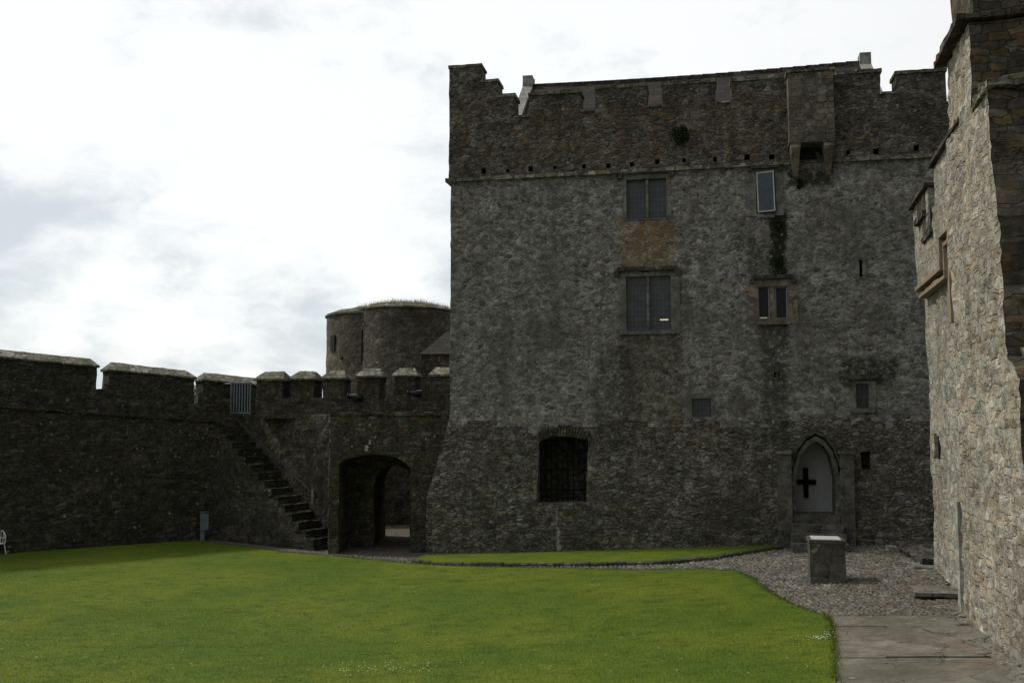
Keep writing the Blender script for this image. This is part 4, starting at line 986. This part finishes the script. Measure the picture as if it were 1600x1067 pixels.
q0 = rz(1501, 962, -.05); q1 = rz(1501, 785, -.05)
bm = bmesh.new(); box(bm, -.03, .30, -.07, .3, -.2, q1[1]); fixn(bm); slice_bm(bm, .3, 'z'); rough_bm(bm, .02, 1.5, 1.5); link('quoin_strip', bm, masonry('pale_quoin_stone', [(.24, .235, .21), (.31, .30, .265), (.28, .24, .18)], (.2, .19, .16), .6, 1.6, mw=.02, lich=.3, stain=(.14, .13, .1), rnd=.4, warp=.03, bump=.5, bdist=.02), nt_)
tt = TF.root('far_turret'); tag(tt, 'narrow pale turret with corbelled battlements between the keep and near tower', 'turret')
def tz(px, py, d=0): return TF.hit(px, py, d)
tb = [(1460, 905), (1459, 800), (1453, 690), (1450, 600), (1445, 475), (1442, 440)]
pts = [tz(x, y) for x, y in tb]; pts[0] = (pts[0][0], -.5); zc = tz(1442, 410)[1]+.5
pts += [(pts[-1][0], zc), (pts[0][0]+7.5, zc), (pts[0][0]+7.5, -.5)]
bm = bmesh.new(); prism(bm, pts, 0, 4.0); fixn(bm)
cut = bmesh.new(); q0 = tz(1460.5, 717); q1 = tz(1468, 683); box(cut, q0[0], q1[0], -.5, .4, q0[1], q1[1]+.05); fixn(cut); bm = boolean(bm, cut)
slice_bm(bm, .22, 'xz'); rough_bm(bm, .05, 2.4, 4, .45, 13.0); link('wall', bm, m_far, tt)
bm = bmesh.new(); box(bm, q0[0]-.05, q1[0]+.05, .1, .14, q0[1]-.1, q1[1]+.15); fixn(bm); link('slit_dark_panel', bm, m_iron, tt)  # black panel added to stand for the dark inside of the slit
PD = -.22
pc = [(1434, 450), (1430, 400), (1425.5, 322), (1450, 300), (1451, 332), (1459, 325), (1458.5, 262), (1484, 222)]
pts = [tz(x, y, PD) for x, y in pc]
zA = (pts[2][1]+pts[3][1])/2; zB = (pts[4][1]+pts[5][1])/2; zC = (pts[6][1]+pts[7][1])/2
pts[2] = (pts[2][0], zA); pts[3] = (pts[3][0], zA); pts[4] = (pts[3][0], zB); pts[5] = (pts[6][0], zB); pts[6] = (pts[6][0], zC); pts[7] = (pts[7][0]+1.5, zC)
zbm = pts[0][1]; us = tz(1470, 403, PD)[0]; zs2 = tz(1467, 371, PD)[1]
pts += [(pts[7][0], zs2), (us, zs2), (us, zbm)]
bm = bmesh.new(); prism(bm, pts, PD, 1.2); fixn(bm); slice_bm(bm, .25, 'xz'); rough_bm(bm, .035, 2.4, 4, .45, 15.0); link('battlements', bm, m_far, tt)
coping(TF, tt, pts[2][0], pts[3][0], zA, zA, PD, .5, .12, m_cope2, ov=.12, base=.10)
coping(TF, tt, pts[6][0], pts[7][0], zC, zC, PD, .5, .12, m_cope2, ov=.12, base=.10)
for k, (dd, dz) in enumerate(((PD-.06, -.08), (PD+.01, -.30))):
    bm = bmesh.new(); box(bm, pts[0][0]-.05, us+.1+.15*k, dd, .3, zbm+dz, zbm+dz+.10); box(bm, us+.0+.15*k, us+.1+.15*k, dd, .3, zbm+dz+.101, zs2+dz); box(bm, us+.0+.15*k, us+2.6, dd, .3, zs2+dz+.001, zs2+dz+.10)
    fixn(bm); slice_bm(bm, .2, 'xz'); rough_bm(bm, .02); link('corbel_course', bm, m_sand, tt)
for x0, y0, x1, y1, dd in ((1428, 350, 1441, 331, .10), (1440, 378, 1453, 356, .06)):
    a = tz(x0, y0, PD-dd); b_ = tz(x1, y1, PD-dd); zc = (a[1]+b_[1])/2
    bm = bmesh.new(); box(bm, a[0], b_[0], PD-dd, .2, zc-.10, zc+.05); box(bm, a[0]+.05, b_[0]-.05, PD-.03, .2, zc+.051, zc+.55); fixn(bm); slice_bm(bm, .15, 'xz'); rough_bm(bm, .03); link('stepped_cap', bm, m_cope2, tt)
q0 = tz(1484, 505, -.1); q1 = tz(1484, 372, -.1)
bm = bmesh.new(); box(bm, q0[0], q0[0]+.28, -.12, .3, q0[1], q1[1]); fixn(bm); slice_bm(bm, .25, 'z'); rough_bm(bm, .015); link('quoin_strip', bm, m_sand, tt)

# ------------------------------------------------------------------ yard objects
# plinth
b0 = G(1266.5, 913); b1 = G(1322, 911)
fr = Frame((b0.x, b0.y), (b0.x+.975, b0.y-.225)); wd = (b1-b0).length*.985; hgt = atY(1290, 842, b0.y)[2]-b0.z-.01
pl = fr.root('information_plinth'); pl.location.z = b0.z; tag(pl, 'dark stone block plinth topped by a pale information panel', 'plinth')
bm = bmesh.new(); box(bm, 0, wd, 0, .82, -.3, hgt-.10); fixn(bm); slice_bm(bm, .12, 'xyz'); rough_bm(bm, .012, 2, 2)
m_plin = masonry('plinth_blocks', [(.075, .073, .064), (.10, .096, .084), (.085, .078, .063)], (.04, .038, .032), 1.5, 2.9, mw=.03, warp=.015, rnd=.35, crisp=(.9, 1.1), lich=.3, stain=(.04, .04, .03), streak=.1, bump=.6, bdist=.02)
link('base', bm, m_plin, pl)
bm = bmesh.new(); box(bm, -.03, wd+.01, -.02, .85, hgt-.10, hgt+.0)
for v in bm.verts:
    if v.co.y > .5 and v.co.z > hgt-.05: v.co.z += .0
fixn(bm); bmesh.ops.bevel(bm, geom=bm.edges[:], offset=.012, segments=1, affect='EDGES'); link('cap_slab', bm, m_plin, pl)
bm = bmesh.new(); vs = [bm.verts.new(q) for q in ((.06, .03, hgt+.012), (wd-.09, .03, hgt+.012), (wd-.09, .80, hgt+.012), (.06, .80, hgt+.012))]; bm.faces.new(vs)
r = bmesh.ops.extrude_face_region(bm, geom=bm.faces[:])
for v in r['geom']:
    if isinstance(v, bmesh.types.BMVert): v.co.z -= .018
fixn(bm); link('information_panel', bm, m_panel, pl)
bm = bmesh.new()
for (u, z, s) in ((.10, .78, .055), (.17, .84, .05), (.23, .92, .035), (.14, .80, .04)): 
    prism(bm, [(u+s*random.uniform(.7, 1.2)*math.cos(t), hgt*z/1.0*.95+s*random.uniform(.7, 1.1)*math.sin(t)) for t in (0, 1, 2.1, 3.1, 4.2, 5.2)], -.016, .01)
fixn(bm); link('pale_scar', bm, plain('chipped_pale_stone', (.24, .22, .18)), pl)

# post box thing by the left wall
pb_ = G(316, 846); e_ = empty('meter_post', pb_, R(8)); tag(e_, 'blue grey metal box on a post standing before the curtain wall', 'post box')
k = pb_.y/FP
bm = bmesh.new(); box(bm, -.085, .085, -.05, .05, -.1, 45*k); fixn(bm); link('post', bm, m_box, e_)
bm = bmesh.new(); box(bm, -.09, .25, -.10, -.052, 18*k, 43*k); fixn(bm); bmesh.ops.bevel(bm, geom=bm.edges[:], offset=.01, segments=1, affect='EDGES'); link('cabinet', bm, m_box, e_)
bm = bmesh.new(); box(bm, -.11, .27, -.12, .07, 45*k+.001, 46.2*k); fixn(bm); link('lid', bm, m_steel, e_)

# white chair at the left edge
cp = G(-9, 869); ch = empty('garden_chair', cp, R(-20)); tag(ch, 'white metal garden chair cut off by the left edge of the picture', 'chair')
bm = bmesh.new(); box(bm, -.24, .24, -.24, .24, .43, .46); fixn(bm); bmesh.ops.bevel(bm, geom=bm.edges[:], offset=.01, segments=1, affect='EDGES'); link('seat', bm, m_white, ch)
for sx_ in (-1, 1):
    for sy_ in (-1, 1): bm = bmesh.new(); tube(bm, (sx_*.21, sy_*.21, .44), (sx_*.27, sy_*.27, 0), .02, .018); link('leg', bm, m_white, ch)
bm = bmesh.new(); P_ = [Vector((.24*math.cos(t), .22+.05*math.sin(t), .45+.42*math.sin(t)**.6 if math.sin(t) > 0 else .45)) for t in [math.pi*i/14 for i in range(15)]]
for a, b_ in zip(P_[:-1], P_[1:]): tube(bm, a, b_, .02, seg=7)
for x in (-.12, 0, .12): tube(bm, (x, .23, .45), (x, .26, .83), .012, seg=6)
link('backrest', bm, m_white, ch)
for s in (-1, 1): bm = bmesh.new(); tube(bm, (s*.25, .24, .66), (s*.29, -.2, .66), .018, seg=6); tube(bm, (s*.29, -.2, .66), (s*.24, -.22, .45), .018, seg=6); link('armrest', bm, m_white, ch)

# rough stone platform right of the steps
pf_px = [(1366, 845), (1385, 853), (1410, 868), (1440, 884), (1475, 884), (1510, 860), (1500, 838), (1370, 838)]
pw_ = [G(*p) for p in pf_px]
bm = bmesh.new(); plan(bm, [(p.x, p.y) for p in pw_], .3, 1.22); slice_bm(bm, .22, 'xyz')
for v in bm.verts:
    if v.co.z > .9: v.co.z = gz(v.co.x, v.co.y)+.20
rough_bm(bm, .10, 3, 5)
tag(link('stone_platform', bm, masonry('rough_platform_stone', [(.06, .058, .05), (.12, .115, .10), (.1, .08, .055)], (.06, .055, .045), 3, 5, lich=.4, stain=(.03, .03, .02))), 'low rough stone platform between the keep door and pale turret', 'platform')
q = [G(1428, 889), G(1472, 889), G(1475, 881), G(1420, 881)]
bm = bmesh.new(); plan(bm, [(p.x, p.y) for p in q], q[0].z-.1, q[0].z+.07); bmesh.ops.bevel(bm, geom=bm.edges[:], offset=.012, segments=1, affect='EDGES')
tag(link('paving_slab', bm, m_dress), 'flat pale slab lying against the edge of the rough stone platform', 'slab')
# stone step slab by the near tower
q = [G(1430, 938), G(1506, 936), G(1506, 922), G(1424, 924)]
sp0 = empty('stone_step', q[0]); tag(sp0, 'long low stone step jutting from the near tower over cobbles', 'step')
bm = bmesh.new(); plan(bm, [(p.x-q[0].x, p.y-q[0].y+(.0 if i < 2 else 0)) for i, p in enumerate(q)], .10, .18); slice_bm(bm, .2, 'x'); rough_bm(bm, .012); link('slab', bm, m_flag, sp0)
for t in (.12, .5, .85):
    c_ = (q[0].lerp(q[1], t)-q[0])+Vector((0, .22, 0)); bm = bmesh.new(); box(bm, c_.x-.09, c_.x+.09, c_.y-.1, c_.y+.15, -.06, .098); fixn(bm); link('support', bm, m_darkst, sp0)

# rubble
protos = []
for i in range(5):
    bm = bmesh.new(); bmesh.ops.create_icosphere(bm, subdivisions=2, radius=1)
    for v in bm.verts:
        v.co *= 1+.42*mn.noise(v.co*1.1+Vector((i*7.3, 0, 0)))+.15*mn.noise(v.co*3+Vector((i, 3, 0)))
        v.co.x = max(-.85, min(.85, v.co.x)); v.co.y = max(-.8, min(.8, v.co.y)); v.co.z = max(-.6, min(.62, v.co.z))
    me = bpy.data.meshes.new('rubble_stone'); bm.to_mesh(me); bm.free(); me.materials.append(m_rock); protos.append(me)
def rock(p, s, label, group, sq=.6):
    o = bpy.data.objects.new('rubble_stone', random.choice(protos)); COL.objects.link(o)
    o.location = (p.x, p.y, gz(p.x, p.y)+s*.15); o.scale = (s*random.uniform(.8, 1.4), s*random.uniform(.7, 1.1), s*sq*random.uniform(.7, 1.2)); o.rotation_euler = (random.uniform(-.2, .2), random.uniform(-.2, .2), random.uniform(0, 6.28))
    tag(o, label, 'stone', group)
for i in range(64):
    t = (i+random.random()*.8)/64; u = t*7.2-.2; dd = -abs(random.gauss(.02, .16))+.04; p = RF.W(u, dd, 0)
    rock(p, random.uniform(.07, .19), 'loose pale footing stone along the base of the near tower', 'footing stones of the near tower')
for i in range(14):
    u = random.uniform(.1, 3.5); p = TF.W(u, -random.uniform(0, .12), 0); rock(p, random.uniform(.07, .15), 'small mossy stone at the foot of the pale turret', 'stones at the turret foot')
for i in range(26):
    p = G(random.uniform(1395, 1500), random.uniform(838, 862)); rock(Vector((p.x, p.y, 0)), random.uniform(.14, .30), 'dark loose boulder lying on the rough stone platform', 'boulders on the platform', .7)
    o = COL.objects[-1]
